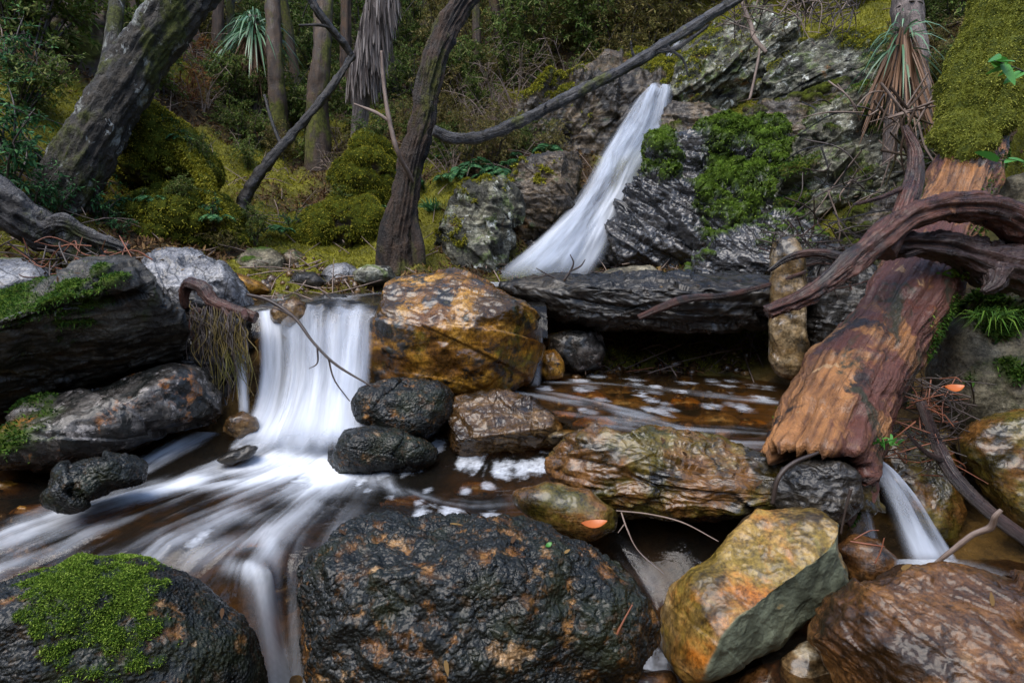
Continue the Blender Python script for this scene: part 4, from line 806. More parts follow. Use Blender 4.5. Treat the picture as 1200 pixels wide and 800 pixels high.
# stones on the amber pool bed
g_ = np.random.default_rng(9)
for k, (x, y, wpx) in enumerate([(690,462,26),(735,470,30),(800,468,24),(770,488,34),(700,492,30),(840,490,30),(655,482,24),(725,455,18),(880,492,22),(660,505,22)]):
    h = wpx*.45
    rock('pebble', 'amber stone lying on the bed of the shallow pool', 'stone', (x, y+6, atz(x, y+6, .13)[1]), [(x-wpx, y+6), (x-wpx*.5, y+6-h*.6), (x+wpx*.4, y+6-h*.7), (x+wpx, y+4), (x+wpx*.7, y+6+h*.5), (x-wpx*.5, y+6+h*.6)], (.10, .12), 'pillar' if k % 2 else 'gold', 20, 2.3, group='amber stones under the pool water', seed=k)
#PART3
# ------------------------------------------------------------------ fallen log
def px_r(wpx, Y): return wpx/2/FPX*Y
log = thing('fallen_log', 'big stripped red brown log lying down the right bank, mossy at its upper end', 'fallen log', at(1030, 410, 2.6))
LP = [(955,560,2.16),(978,505,2.32),(1005,450,2.46),(1045,385,2.62),(1085,315,2.80),(1118,240,3.02),(1145,150,3.32),(1178,50,3.75),(1225,-70,4.3)]
LW = [104,112,102,90,80,66,60,70,84]
tb = Tubes(); seg, nn = 110, 300
Pc, Tc, Nc, Bc, rc = tb.add([at(*p) for p in LP], [px_r(w, p[2]) for w, p in zip(LW, LP)], seg, nn, 0, cap=False)
V, F, uv = tb.get(); F = np.vstack(F)
N = (V.reshape(nn, seg, 3) - Pc[:, None]).reshape(-1, 3); N = nrm(N)
th, L = uv[:, 0]*2*math.pi, uv[:, 1]
ft = np.column_stack([np.cos(th)*5.5, np.sin(th)*5.5, L*1.1 + .8*np.sin(th*2)])
V = V + N*(.042*fbm(V, 3.4, 3, 1) + .05*np.clip(.42 - worley(V, 3.2, 6), 0, 1) + .026*(ridged(ft, 1, 4, 2) - .5) + .012*fbm(ft*2.6, 1, 3, 6) + .010*fbm(V, 14, 3, 3))[:, None]
plate = sstep(.08, .14, fbm(np.column_stack([np.cos(th)*.5, np.sin(th)*.5, L*1.2]), 1.6, 4, 14)); V = V + N*(.009*plate)[:, None]
jag = .10*fbm(np.column_stack([np.cos(th)*.9, np.sin(th)*.9, np.zeros(len(th))]), 1, 2, 9) + .09*fbm(np.column_stack([np.cos(th)*6, np.sin(th)*3, th*0]), 1, 4, 4)
V = V - Tc.repeat(seg, 0)*(jag*sstep(.55, 0, L))[:, None] + N*(.05*sstep(.3, 0, L)*ridged(ft*.6, 1, 3, 5))[:, None]
e0 = fbm(V[:seg]*[1, 1, 1], 16, 3, 8)[:, None]; V2 = V[:seg] - N[:seg]*.025 - Tc[0]*(.02 + .05*e0); V3 = V[:seg] - N[:seg]*.08 + Tc[0]*(.05 + .10*e0); V4 = Pc[0] + Tc[0]*.09 + 0*V[:seg]
allV = np.vstack([V, V2, V3, V4]); b = len(V); k = np.arange(seg); k2 = (k+1) % seg
Fi = np.vstack([np.stack([k2, k, b+k, b+k2], 1), np.stack([b+k2, b+k, b+seg+k, b+seg+k2], 1), np.stack([b+seg+k2, b+seg+k, b+2*seg+k, b+2*seg+k2], 1)])
put('trunk', allV, np.vstack([F, Fi]), M['log'], log, uv=np.vstack([uv, np.tile(uv[:seg], (3, 1))]))
# moss mantle: lumpy, sunk below the bark where it does not grow
side = (N@nrm([-.55, -.35, .75]))
dpt = L/L.max()
mk = sstep(-.06, .10, fbm(V, 3.2, 4, 40)*.35 + side*.45 - .12 + (dpt - .50)*1.5 - .25*sstep(.52,.42,dpt))
mk = np.where(dpt < .40, 0, mk); 
lump = .35 + 1.0*np.clip(1.05 - worley(V*[1, 1, 1] + .05*fbm(V, 6, 2, 8)[:, None], 6.5, 3), 0, 1) + .3*fbm(V, 22, 3, 5)
VM = V + N*(-.03 + mk*(.03 + .065*lump))[:, None]
keep = mk[F].max(1) > .02
g_ = np.random.default_rng(21)
def moss_shell_mat():
    m = NT('log_moss_bed'); co = m.coord()
    c = m.mix(m.rng(m.noise(co, 12, 5, .6), .35, .65), (.05, .065, .008), (.15, .165, .018))
    m.set(m.b.inputs['Base Color'], c); m.b.inputs['Roughness'].default_value = .9; m.b.inputs['Specular IOR Level'].default_value = .2
    m.set(m.b.inputs['Normal'], m.bump(m.math('ADD', m.noise(co, 150, 4, .7), m.noise(co, 45, 3)), 1, .02)); return m.m
M['moss_bed'] = moss_shell_mat()
mb = put('moss', VM, F[keep], M['moss_bed'], log)
P, Nn = scatter_on(VM, F, mk, 60000, g_); Dn = nrm(Nn + g_.normal(size=Nn.shape)*.5 + np.array([-.2, -.2, -.1]))
M['moss_lime'] = leaf_mat('lime_log_moss', (.10, .115, .012), (.24, .25, .03), .8, .25, .2, (.36, .36, .08))
v, f, r = blades(P, Dn, .011*(.5 + g_.random(len(P))), .005, g_, 1, .3)
put('moss_leaf', v, f, M['moss_lime'], mb, attrs={'rnd': r}, smooth=False)
mk2 = sstep(.02, .22, fbm(V, 3.4, 4, 44))*sstep(-.5, .2, -side)*(dpt < .6)   # green patches low on the log's flank
P, Nn = scatter_on(V, F, mk2, 12000, g_); Dn = nrm(Nn + g_.normal(size=Nn.shape)*.5)
v, f, r = blades(P, Dn, .012*(.5 + g_.random(len(P))), .005, g_, 1, .3)
put('moss', v, f, M['moss_d'], log, attrs={'rnd': r}, smooth=False)

# ------------------------------------------------------------------ dead wood
def wood(name, label, cat, branches, mat, seg=14, noise=.22, nsc=7, group=None, npt=14, grain=0):
    """branches: list of (pixel points px,py,Y, widths in px); the first is the main stem, the others its children"""
    root = thing(name, label, cat, at(*branches[0][0][0]), group)
    for i, (pts, wd) in enumerate(branches):
        t = Tubes(); Y = pts[0][2]
        t.add([at(*p) for p in pts], [px_r(w, Y) for w in wd], seg, len(pts)*npt, noise, nsc, i)
        V, F, uv = t.get()
        if grain:
            th = uv[:, 0]*2*math.pi; fq = np.column_stack([np.cos(th)*1.6, np.sin(th)*1.6, uv[:, 1]*3 + .6*np.sin(th*2 + uv[:, 1]*5)])
            N = vnormals(V, F[0]); rw = px_r(np.mean(wd), Y)
            V = V + N*(rw*grain*(.55*(ridged(fq, 1, 4, i+3) - .5) + .35*fbm(fq*2.2, 1, 3, i) + .5*np.clip(.45 - worley(V, 5.5, i), 0, 1)))[:, None]
        put('stem' if i == 0 else 'branch', V, F, M[mat], root, uv=uv)
    return root
wood('driftwood_branch', 'gnarled red brown driftwood root lying across the mossy log', 'driftwood',
     [([(1260,290,2.62),(1205,268,2.58),(1160,246,2.55),(1105,243,2.5),(1062,256,2.48),(1030,280,2.44),(990,315,2.4),(945,347,2.36),(900,366,2.32)], [40,38,32,27,26,28,23,17,8]),
      ([(1034,296,2.46),(1052,262,2.5),(1070,215,2.6),(1072,180,2.66),(1060,148,2.7)], [28,22,18,13,3]),
      ([(1000,306,2.42),(960,296,2.46),(925,302,2.5),(900,318,2.5)], [12,9,7,3]), ([(1055,222,2.58),(1030,232,2.55),(1000,240,2.5)], [7,5,2])], 'driftwood', 56, .36, 8, None, 36, .9)
wood('driftwood_branch', 'thick dark split driftwood limb under the red root on the log', 'driftwood',
     [([(1270,318,2.6),(1210,318,2.58),(1160,308,2.56),(1110,290,2.54),(1060,286,2.52),(1010,294,2.52),(980,305,2.52)], [46,50,48,30,22,14,6]),
      ([(1165,318,2.52),(1162,335,2.48),(1152,342,2.46)], [34,18,4]), ([(1130,300,2.52),(1090,292,2.5),(1060,300,2.48)], [10,9,4])], 'driftdark', 56, .45, 8, None, 36, 1.1)
wood('dead_pole', 'long bare silver grey pole slanting up in front of the waterfall', 'dead pole',
     [([(508,153,5.0),(530,162,5.05),(560,161,5.1),(600,147,5.15),(660,117,5.25),(720,87,5.35),(780,51,5.45),(870,-5,5.6),(930,-40,5.7)], [11,13,12,13,13,12,13,12,11]),
      ([(770,60,5.42),(790,58,5.4),(812,44,5.38),(830,30,5.38)], [6,5,4,2]), ([(782,56,5.4),(800,70,5.38),(806,88,5.36)], [4,3,1.5]), ([(745,70,5.4),(741,62,5.38),(739,48,5.36)], [4,3,1.5]), ([(620,140,5.2),(634,132,5.18),(640,122,5.16)],[4,2,1])], 'pole', 24, .42, 9, None, 26, .6)
wood('stick', 'wet stick with a bleached orange tip lying on the dark slab edge', 'stick', [([(748,372,3.62),(775,360,3.6),(805,350,3.58),(850,346,3.56),(900,334,3.5),(945,318,3.4)], [7,10,10,7,6,4])], 'driftwood', 10)
wood('branch', 'dark wet branch slanting down past the side fall at right', 'branch', [([(1078,470,2.35),(1100,525,2.28),(1120,560,2.2),(1160,600,2.1),(1225,648,2.0)], [12,15,16,15,14]), ([(1108,540,2.25),(1085,530,2.22),(1060,505,2.22)], [8,6,3])], 'driftdark', 12)
wood('twig', 'bent pinkish twig standing over the rusty boulder at lower right', 'twig', [([(1096,660,1.62),(1115,645,1.6),(1140,626,1.58),(1160,618,1.56),(1166,605,1.55),(1173,597,1.55)], [5,6,7,8,7,5])], 'twig', 10, .2, 20)
wood('twig', 'thin red twig leaning on the big orange flecked boulder', 'twig', [([(712,770,1.42),(725,738,1.42),(741,708,1.44)], [3.5,3,2])], 'twig_red', 6, .1)
wood('twig', 'dark twig stretched across the white left cascade', 'twig', [([(290,345,3.25),(315,352,3.2),(345,372,3.12),(368,402,3.05),(395,428,3.0),(440,455,2.95)], [4,4,4,3,3,1.5]), ([(345,372,3.12),(325,362,3.1),(300,358,3.1)], [3,2,1]), ([(372,408,3.04),(372,425,3.02),(362,432,3.0)], [2.5,2,1]), ([(385,420,3.02),(392,445,3.0),(410,470,2.98)], [2.5,2,1])], 'twig_dark', 6, .1)
wood('twig', 'small upright dark twigs in front of the waterfall foot', 'twig', [([(660,330,3.9),(668,318,3.9),(672,308,3.9),(668,298,3.9)], [3,2.5,2,1]), ([(668,318,3.9),(680,312,3.9),(686,304,3.9)], [2,2,1]), ([(655,328,3.9),(642,322,3.9),(628,314,3.9)], [2.5,2,1]), ([(642,322,3.9),(634,324,3.9),(622,326,3.9)], [2,1.5,1])], 'twig_dark', 5, .1)
wood('twig', 'fine pale twig hanging over the dark water below the ledge', 'twig', [([(722,598,1.95),(760,602,1.9),(800,612,1.86),(842,634,1.8)], [2,2,2,1.2]), ([(728,600,1.94),(735,620,1.9),(748,645,1.86),(778,672,1.8)], [2,2,1.6,1]), ([(733,612,1.92),(724,624,1.9)], [1.6,1])], 'twig', 5, .1)
wood('twig', 'short black twig standing behind the orange and olive boulder', 'twig', [([(985,625,1.85),(990,600,1.85),(997,572,1.85)], [3,3,5])], 'twig_dark', 6, .2)
wood('twig', 'orange dead twig on the dark pebbly stone', 'twig', [([(996,634,1.82),(1015,637,1.8),(1036,640,1.8)], [2.5,3,2]), ([(1000,632,1.82),(1018,622,1.82),(1030,621,1.82)], [2,1.6,1]), ([(1025,660,1.78),(1032,645,1.78),(1036,630,1.78)], [2,2,1.4])], 'twig_red', 6, .1)
wood('twig', 'small grey branch lying between ledge and log foot', 'twig', [([(905,590,2.0),(912,560,2.0),(930,542,2.02),(965,528,2.05)], [5,6,6,4])], 'twig_dark', 8, .2)
wood('branch', 'pale dead branch hanging down the lichen crag', 'branch', [([(868,0,7.2),(880,30,7.15),(884,45,7.1),(898,62,7.0)], [4,5,6,4]), ([(884,45,7.1),(890,58,7.05),(880,110,6.9),(876,118,6.9)], [3,3,3,2])], 'twig', 7, .15)
wood('root', 'grey wet fallen trunk lying above the rocks at far left', 'fallen trunk', [([(-40,215,3.9),(10,245,3.95),(60,275,4.05),(110,296,4.15),(155,312,4.25)], [50,46,40,34,20]), ([(50,272,4.0),(75,262,4.0),(100,275,4.05),(150,292,4.1)], [22,20,18,10])], 'pole', 44, .4, 5, None, 36, 1.0)
wood('root', 'bent brown root knob hanging over the left cascade', 'root', [([(300,372,3.28),(270,362,3.3),(248,352,3.32),(238,338,3.34),(222,333,3.36),(216,345,3.38),(218,360,3.4)], [12,14,15,15,14,12,8]),
     ([(232,362,3.3),(226,385,3.25),(230,408,3.2)], [12,9,4]), ([(262,362,3.28),(272,380,3.24),(268,400,3.2)], [8,6,3]), ([(286,366,3.26),(288,372,3.2),(284,370,3.2)], [8,6,3])], 'driftwood', 30, .3, 14, None, 30, .9)
# rootlets hanging beside the cascade
hr = thing('hanging_roots', 'straggly mat of straw green rootlets hanging beside the left cascade', 'hanging roots', at(255, 380, 3.25))
g_ = np.random.default_rng(31)
t = Tubes(); t2 = Tubes()
for k in range(170):
    x = g_.uniform(222, 290); y = 358 + .25*(x-224) + g_.uniform(-6, 14); l = g_.uniform(30, 95)*(1 if x > 240 else .6)
    p = [(x, y, 3.26), (x+g_.normal(0, 3), y+l*.3, 3.2+g_.normal(0, .02)), (x+g_.normal(3, 5), y+l*.65, 3.17+g_.normal(0, .03)), (x+g_.normal(6, 7), y+l, 3.14+g_.normal(0, .03))]
    (t if k % 2 else t2).add([at(*q) for q in p], [.0022, .0028, .0018, .001], 4, 12, cap=False)
V, F, uv = t.get(); put('rootlet', V, F, M['root_straw'], hr, attrs={'rnd': fbm(V, 3, 2)*.5+.5})
V, F, uv = t2.get(); put('rootlet', V, F, M['twig_dark'], hr, uv=uv)
def tangle(name, label, cat, x0, x1, y0, y1, Y0, Y1, n, ln, w, mats, seed, slope=0, flat=.4, bend=.12):
    g = np.random.default_rng(seed); root = thing(name, label, cat, at((x0+x1)/2, (y0+y1)/2, (Y0+Y1)/2)); ts = {m: Tubes() for m in mats}
    for k in range(n):
        c = at(g.uniform(x0, x1), g.uniform(y0, y1), g.uniform(Y0, Y1)); d = nrm(g.normal(size=3)*[1, .6, flat] + [0, 0, -slope]); l = ln*g.uniform(.4, 1.2)
        b_ = g.normal(size=3)*l*bend; tt = ts[mats[k % len(mats)]] if k >= 90 else Tubes(); tt.add([c-d*l/2, c+b_, c+d*l/2 + g.normal(size=3)*l*.06], [w*g.uniform(.6, 1.3), w, w*.4], 5, 9, cap=False)
        if k < 90: tt.build('twig', M[mats[k % len(mats)]], root)
    for m, tt in ts.items():
        if tt.n: tt.build('twig_litter', M[m], root)['kind'] = 'stuff'
    return root
tangle('twig_heap', 'heap of dark wet twigs and litter between log and buff boulder', 'twig heap', 1045, 1130, 445, 560, 2.3, 2.55, 170, .24, .0026, ['twig_dark', 'twig_dark', 'twig_red', 'twig_dark'], 41)
tangle('twig_heap', 'tangle of thin dark roots where the slab meets the log', 'twig heap', 905, 1010, 265, 345, 3.5, 3.9, 90, .32, .004, ['twig_dark', 'driftdark', 'driftwood'], 42)
tangle('twig_heap', 'scatter of pale dead twigs on the ribbed cliff', 'twig heap', 930, 1080, 120, 290, 4.2, 4.9, 40, .5, .006, ['twig_dark', 'twig', 'pole'], 43, .6)
tangle('twig_heap', 'pale brown splinters fallen behind the driftwood spike', 'twig heap', 1030, 1085, 110, 190, 4.0, 4.5, 26, .45, .008, ['twig', 'bark_brown'], 44, .9, .5, .03)
tangle('twig_heap', 'brown litter and straw at the mouth of the slab hollow', 'twig heap', 660, 900, 428, 442, 4.0, 4.4, 110, .22, .003, ['twig_dark', 'twig_red', 'twig'], 45, 0, .25)
tangle('twig_heap', 'reddish rootlets on the rocks at far left', 'twig heap', 30, 160, 285, 330, 3.2, 3.6, 60, .25, .004, ['twig_red', 'twig_dark'], 46)
tangle('twig_heap', 'bare brush of twigs hanging over the crag at the top right', 'twig heap', 850, 1000, -5, 30, 6.6, 7.4, 80, .6, .006, ['twig_dark', 'twig'], 47, .6)
# single fallen leaves
def leaf(label, c, L, wd, ang, mat, tiltz=.3):
    C = np.asarray(c, float); t = np.linspace(0, 1, 9); w = np.sin(math.pi*np.clip(t*.96+.02, 0, 1))**.8*wd/2; d = np.array([math.cos(ang), math.sin(ang), 0]); s_ = np.array([-d[1], d[0], 0])
    mid = d[None]*((t-.5)*L)[:, None] + np.array([0, 0, 1])*(.12*L*(2*t-1)**2)[:, None]
    V = np.stack([mid - s_*w[:, None] + [0, 0, .1*wd], mid, mid + s_*w[:, None] + [0, 0, .1*wd]], 1)
    Rm = np.array([[1, 0, 0], [0, math.cos(tiltz), math.sin(tiltz)], [0, -math.sin(tiltz), math.cos(tiltz)]]).T
    V = V.reshape(-1, 3)@Rm.T + C
    V = np.vstack([V, V - [0, 0, .0012]]); F = gridF(9, 3)
    o = put('fallen_leaf', V, np.vstack([F, F[:, ::-1]+27]), M[mat], None, loc=C, attrs={'rnd': np.tile(np.linspace(.1, .5, 27), 2)}); return tag(o, label, 'leaf')
leaf('orange fallen leaf on the water edge above the big boulder', at(696, 614, 1.93), .085, .032, .1, 'orangeleaf', .5)
leaf('orange fallen leaf on the twig heap beside the log', at(1117, 455, 2.25), .075, .035, .1, 'orangeleaf', .6)
leaf('tiny green leaf on the big orange flecked boulder', at(643, 638, 1.53), .02, .012, .6, 'greenleaf', .6)

# ------------------------------------------------------------------ trees
def leafcloud(centres, per, spread, L, Wd, g, droop=.15, up=.3):
    C = np.repeat(centres, per, 0); n = len(C)
    P = C + g.normal(size=(n, 3))*spread; D = nrm(g.normal(size=(n, 3)) + [0, 0, up])
    return blades(P, D, L*(.6 + .8*g.random(n)), Wd, g, 1, droop)
def tree(label, pts, wd, mat, crown, group=None, flare=None, branches=(), seed=0, noise=.18, cat='tree', name='tree', extra=7, crmat='leaf_canopy'):
    """trunk through pixel points; above the frame it goes on to a crown that spreads over the glen"""
    g = np.random.default_rng(seed+100)
    W3 = [at(*p) for p in pts]; base = W3[0]; Y = pts[0][2]
    root = thing(name, label, cat, base, group)
    d = nrm(W3[-1] - W3[-2]); top = [W3[-1] + d*extra*.4 + [0, 0, .3], W3[-1] + d*extra*.75 + [0, 0, extra*.3]]
    rad = [px_r(w, p[2]) for w, p in zip(wd, pts)] + [px_r(wd[-1], Y)*.7, px_r(wd[-1], Y)*.35]
    allp = [base - (W3[1] - W3[0])*.2 - [0, 0, .9]] + W3 + top; rad = [rad[0]*(flare or 1.25)] + rad
    t = Tubes(); big = wd[0] > 40; sg, nr = (90, 320) if big else (24, 110); t.add(allp, rad, sg, nr, noise, 3.2, seed); V, F, uv = t.get()
    th = uv[:, 0]*2*math.pi; fq = np.column_stack([np.cos(th)*3, np.sin(th)*3, uv[:, 1]*1.6 + .5*np.sin(th)])
    Fq = np.vstack([f for f in F if f.shape[1] == 4]); Nt = vnormals(V, Fq); rr_ = px_r(wd[0], Y)
    V = V + Nt*(rr_*(.22*(ridged(fq, 1, 4, seed) - .5) + .10*fbm(fq*3, 1, 3, seed+1) + .10*fbm(V, 9, 3, seed)))[:, None]
    put('trunk', V, F, M[mat], root, uv=uv)
    for bp, bw in branches:
        t = Tubes(); t.add([at(*p) for p in bp], [px_r(w, bp[0][2]) for w in bw], 10, 40, .2, 5, seed); t.build('branch', M[mat], root)
    if crown:
        n, sp = crown; tip = top[-1]; tb = Tubes(); cs = []
        for k in range(7):
            a = g.uniform(0, 6.28); e = tip + np.array([math.cos(a)*sp*g.uniform(.5, 1), math.sin(a)*sp*g.uniform(.5, 1), g.uniform(-.2, .5)*sp]); s0 = top[0]*(1-k/7) + tip*(k/7)
            tb.add([s0, (s0+e)/2 + [0, 0, .3], e], [rad[-1]*.9, rad[-1]*.6, .02], 6, 14)
            for q in range(n): cs.append(e*(.35+.65*q/n) + s0*(.65-.65*q/n) + g.normal(size=3)*sp*.22)
        tb.build('limb', M[mat], root)
        v, f, r = leafcloud(np.array(cs), 26, sp*.14, .13, .06, g); put('crown', v, f, M[crmat], root, attrs={'rnd': r}, smooth=False)
    return root
tree('thick leaning grey tree with mossy fork on the left bank', [(62,262,4.9),(82,215,4.95),(108,165,5.05),(140,110,5.2),(172,60,5.35),(212,5,5.5),(262,-70,5.8)], [66,62,56,52,51,50,48], 'bark_grey', (3, 1.6), None, 1.5,
     [([(98,185,5.15),(108,140,5.25),(125,90,5.4),(133,40,5.6),(140,-30,5.9)], [26,22,20,18,16]), ([(205,20,5.5),(225,-20,5.5),(220,-60,5.4)], [30,26,24])], 1, .12)
tree('broad moss coated trunk at the top left', [(88,85,7.2),(90,40,7.3),(92,0,7.5),(96,-60,7.8)], [84,72,68,64], 'bark_mossy', (3, 1.8), None, 1.5, seed=2)
tree('slim brown trunk behind the leaning tree', [(228,75,9.5),(222,40,9.6),(218,0,9.8),(214,-40,10)], [22,20,19,18], 'bark_brown', (2, 1.3), None, 1.5, seed=3)
tree('thin pale sapling trunk rising beside the leaning tree', [(172,125,7.6),(170,80,7.7),(160,30,7.9),(150,-20,8.1)], [10,9,8,8], 'bark_brown', (3, 1.0), None, 1.5, seed=4, extra=4)
tree('straight dark trunk right of the pandani in the background', [(326,130,8.8),(322,70,8.8),(320,10,9),(321,-40,9.2)], [20,17,16,16], 'bark_mossy', (2, 1.6), None, 1.5, seed=5)
tree('moss flecked trunk in the middle background', [(372,135,8.4),(376,70,8.4),(380,10,8.6),(385,-40,8.8)], [24,20,19,18], 'bark_mossy', (2, 1.6), None, 1.5, seed=6)
tree('crooked mossy brown tree in the centre with a rotten hollow foot', [(468,318,5.7),(468,285,5.7),(474,240,5.7),(482,190,5.75),(496,140,5.8),(502,100,5.85),(515,55,5.95),(535,15,6.1),(570,-40,6.4)], [44,36,29,27,27,26,25,24,24], 'bark_centre', (3, 1.6), None, 1.5,
     [([(450,318,5.6),(452,285,5.62),(460,250,5.68),(474,215,5.75)], [20,22,20,14]), ([(492,320,5.6),(490,290,5.6),(484,255,5.66)], [16,16,10])], 7, .28)
wood('sapling', 'thin mossy bent sapling leaning right over the valley floor', 'sapling', [([(272,285,5.85),(284,242,6.0),(298,212,6.05),(325,178,6.15),(360,138,6.3),(392,98,6.45),(413,65,6.55)], [16,14,12,11,10,9,7]), ([(412,66,6.55),(402,50,6.5),(386,32,6.45),(370,10,6.4),(358,-12,6.4)], [7,8,8,8,8]), ([(330,172,6.2),(318,140,6.3),(310,112,6.4)], [4,4,3]), ([(392,34,6.45),(375,30,6.4),(350,30,6.4)], [4,3,2])], 'bark_dark', 20, .45, 9, None, 26, .7)
wood('branch', 'thin lichen whitened branch crossing the central tree', 'branch', [([(488,222,5.72),(480,205,5.6),(466,178,5.45),(456,140,5.45),(450,100,5.5),(447,60,5.5)], [4,5,5,5,4,3]), ([(456,142,5.45),(440,132,5.45),(415,122,5.45)], [4,4,2])], 'twig', 7, .2)
wood('log', 'blackened broken log on the far mossy slope', 'log', [([(280,146,9.5),(310,138,9.6),(340,128,9.8),(372,116,10)], [14,20,20,16])], 'charred', 10, .3, 3)
bgt = [(20,40,9,26),(45,20,11,20),(150,60,11,18),(190,70,12,14),(255,90,9.5,15),(275,100,10.5,11),(350,105,10,12),(405,115,9.8,15),(465,110,10,12),(560,90,10,11),(592,80,10.5,14),(640,45,13,12),(695,40,13,14),(735,35,12,12),(770,30,13,16),(960,10,10,16),(1020,10,9,18),(1110,20,8,22)]
for i, (x, y, Y, w) in enumerate(bgt):
    lab = ['far thin trunk lost in the dim forest behind the glen', 'far pale trunk among the shrubs on the back slope'][i % 2]
    dx = random.uniform(-14, 14)
    p0 = at(x, y+25, Y); tree(lab, [(x, y+25, Y), (x+dx*.3, y-15, Y), (x+dx, y-70, Y)], [w, w*.9, w*.8], ['bark_mossy', 'bark_brown', 'bark_grey'][i % 3], (1, 1.5) , ['far dim trunks', 'far pale trunks'][i % 2], 1.3, seed=20+i, extra=6)
# ------------------------------------------------------------------ pandani palms with hanging skirts
def pandani(label, c, trunk, rad, ng, nd, L, seed, Ld=None):
    g = np.random.default_rng(seed); C = at(*c); root = thing('pandani', label, 'palm-like plant', C - [0, 0, trunk])
    t = Tubes(); t.add([C - [0, 0, trunk], C - [.03, 0, trunk*.5], C + [0, 0, .1]], [rad*1.1, rad, rad*.9], 12, 40, .2, 6, seed); t.build('trunk', M['bark_shag'], root)
    a = g.uniform(0, 6.283, ng); e = g.uniform(-.25, 1.35, ng); D = nrm(np.stack([np.cos(a)*np.cos(e), np.sin(a)*np.cos(e), np.sin(e)], 1) + g.normal(size=(ng, 3))*.12)
    v, f, r = blades(C + D*.03 - np.stack([0*a, 0*a, g.random(ng)*.18], 1), D, L*(.5 + .8*g.random(ng)), .024*L/.6, g, 5, .95); put('leaf_crown', v, f, M['pandani'], root, attrs={'rnd': r})
    a = g.uniform(0, 6.283, nd); D = nrm(np.stack([np.cos(a)*.35, np.sin(a)*.35, -np.ones(nd)*g.uniform(.6, 1.2, nd)], 1)); z = g.uniform(0, .55*(Ld or L), nd)
    P = C + np.stack([np.cos(a)*rad, np.sin(a)*rad, -z], 1)
    v, f, r = blades(P, D, (Ld or L)*(.5 + .6*g.random(nd)), .03*L/.6, g, 5, .12); put('dead_leaf_skirt', v, f, M['pandani_dead'], root, attrs={'rnd': r})
    return root
pandani('pandani palm with green mop and rusty hanging skirt in the background', (298, 28, 9.2), 2.2, .07, 150, 160, .62, 1, .75)
pandani('pandani palm with spiky green leaves over the right hand cliff', (1058, 32, 5.0), 1.3, .05, 70, 110, .36, 2, .55)
tree('pale ribbed trunk behind the spiky pandani on the right', [(1068,120,5.4),(1066,70,5.4),(1064,20,5.5),(1062,-40,5.6)], [36,32,30,30], 'bark_shag', (2, 1.2), None, 1.4, seed=50)
sh = thing('shaggy_trunk', 'shaggy grey pandani trunk clothed in hanging dead leaves at the top middle', 'palm-like plant', at(420, 210, 7.4))
t = Tubes(); t.add([at(416, 215, 7.4), at(424, 120, 7.3), at(436, 50, 7.2), at(458, -60, 7.2)], [.09, .1, .12, .13], 12, 50, .2); t.build('trunk', M['bark_shag'], sh)
g_ = np.random.default_rng(8); tt = g_.random(700); pc = spline(np.array([at(424, 92, 7.25), at(434, 50, 7.2), at(452, -30, 7.2)]), 50)[(tt*49).astype(int)]; a = g_.uniform(0, 6.283, 700)
P = pc + np.stack([np.cos(a)*.15, np.sin(a)*.15, 0*a], 1); D = nrm(np.stack([np.cos(a)*.12, np.sin(a)*.12, -np.ones(700)], 1) + g_.normal(size=(700, 3))*.05)
M['shag'] = leaf_mat('dead_grey_strap', (.09, .07, .06), (.22, .18, .16), .7, .1, .3, (.34, .29, .26))
v, f, r = blades(P, D, .28*(.6+.6*g_.random(700)), .022, g_, 5, .02); put('dead_leaf_skirt', v, f, M['shag'], sh, attrs={'rnd': r})

# ------------------------------------------------------------------ undergrowth
def shrub_proto(name, label, cat, h, sp, nst, ntw, nl, L, Wd, lm, sm, seed, group, droop=.2, bare=0.0, lift=.55):
    g = np.random.default_rng(seed); root = thing(name, label, cat, (0, 0, 0), group); t = Tubes(); P, D = [], []
    for k in range(nst):
        a = g.uniform(0, 6.283); e = np.array([math.cos(a)*sp*g.uniform(.3, 1), math.sin(a)*sp*g.uniform(.3, 1), h*g.uniform(.6, 1)])
        mid = e*[.35, .35, lift] + g.normal(size=3)*.06; st = np.array([g.normal()*.04, g.normal()*.04, -.15]); pts = spline([st, mid, e], 16)
        t.add(pts, [.012, .009, .004], 5, 16, cap=False)
        for q in range(ntw):
            s0 = pts[g.integers(4, 16)]; d = nrm(g.normal(size=3)*[1, 1, .6] + (e-mid)*.5); l = h*g.uniform(.15, .38); e2 = s0 + d*l - [0, 0, droop*l*.6]
            tw = spline([s0, (s0+e2)/2 + g.normal(size=3)*l*.08 + [0, 0, droop*l*.2], e2], 8); t.add(tw, [.005, .003, .0015], 3, 8, cap=False)
            m = int(nl*(1-bare)); u = g.random(m); i = np.minimum((u*7).astype(int), 6); w = (u*7-i)[:, None]
            P.append(tw[i]*(1-w) + tw[i+1]*w + g.normal(size=(m, 3))*l*.05); D.append(nrm(d + g.normal(size=(m, 3))*.75 + [0, 0, -droop*.5]))
    t.build('stem', M[sm], root)
    P, D = np.vstack(P), np.vstack(D)
    if len(P):
        v, f, r = blades(P, D, L*(.6 + .7*g.random(len(P))), Wd, g, 1, .15); put('foliage', v, f, M[lm], root, attrs={'rnd': r}, smooth=False)
    return root
def copy_thing(o, loc, rz, sc, tilt=(0, 0)):
    c = o.copy(); COL.objects.link(c); c.location = loc; c.rotation_euler = (tilt[0], tilt[1], rz); c.scale = (sc, sc, sc)
    for ch in list(o.children):
        d = ch.copy(); COL.objects.link(d); d.parent = c
    return c
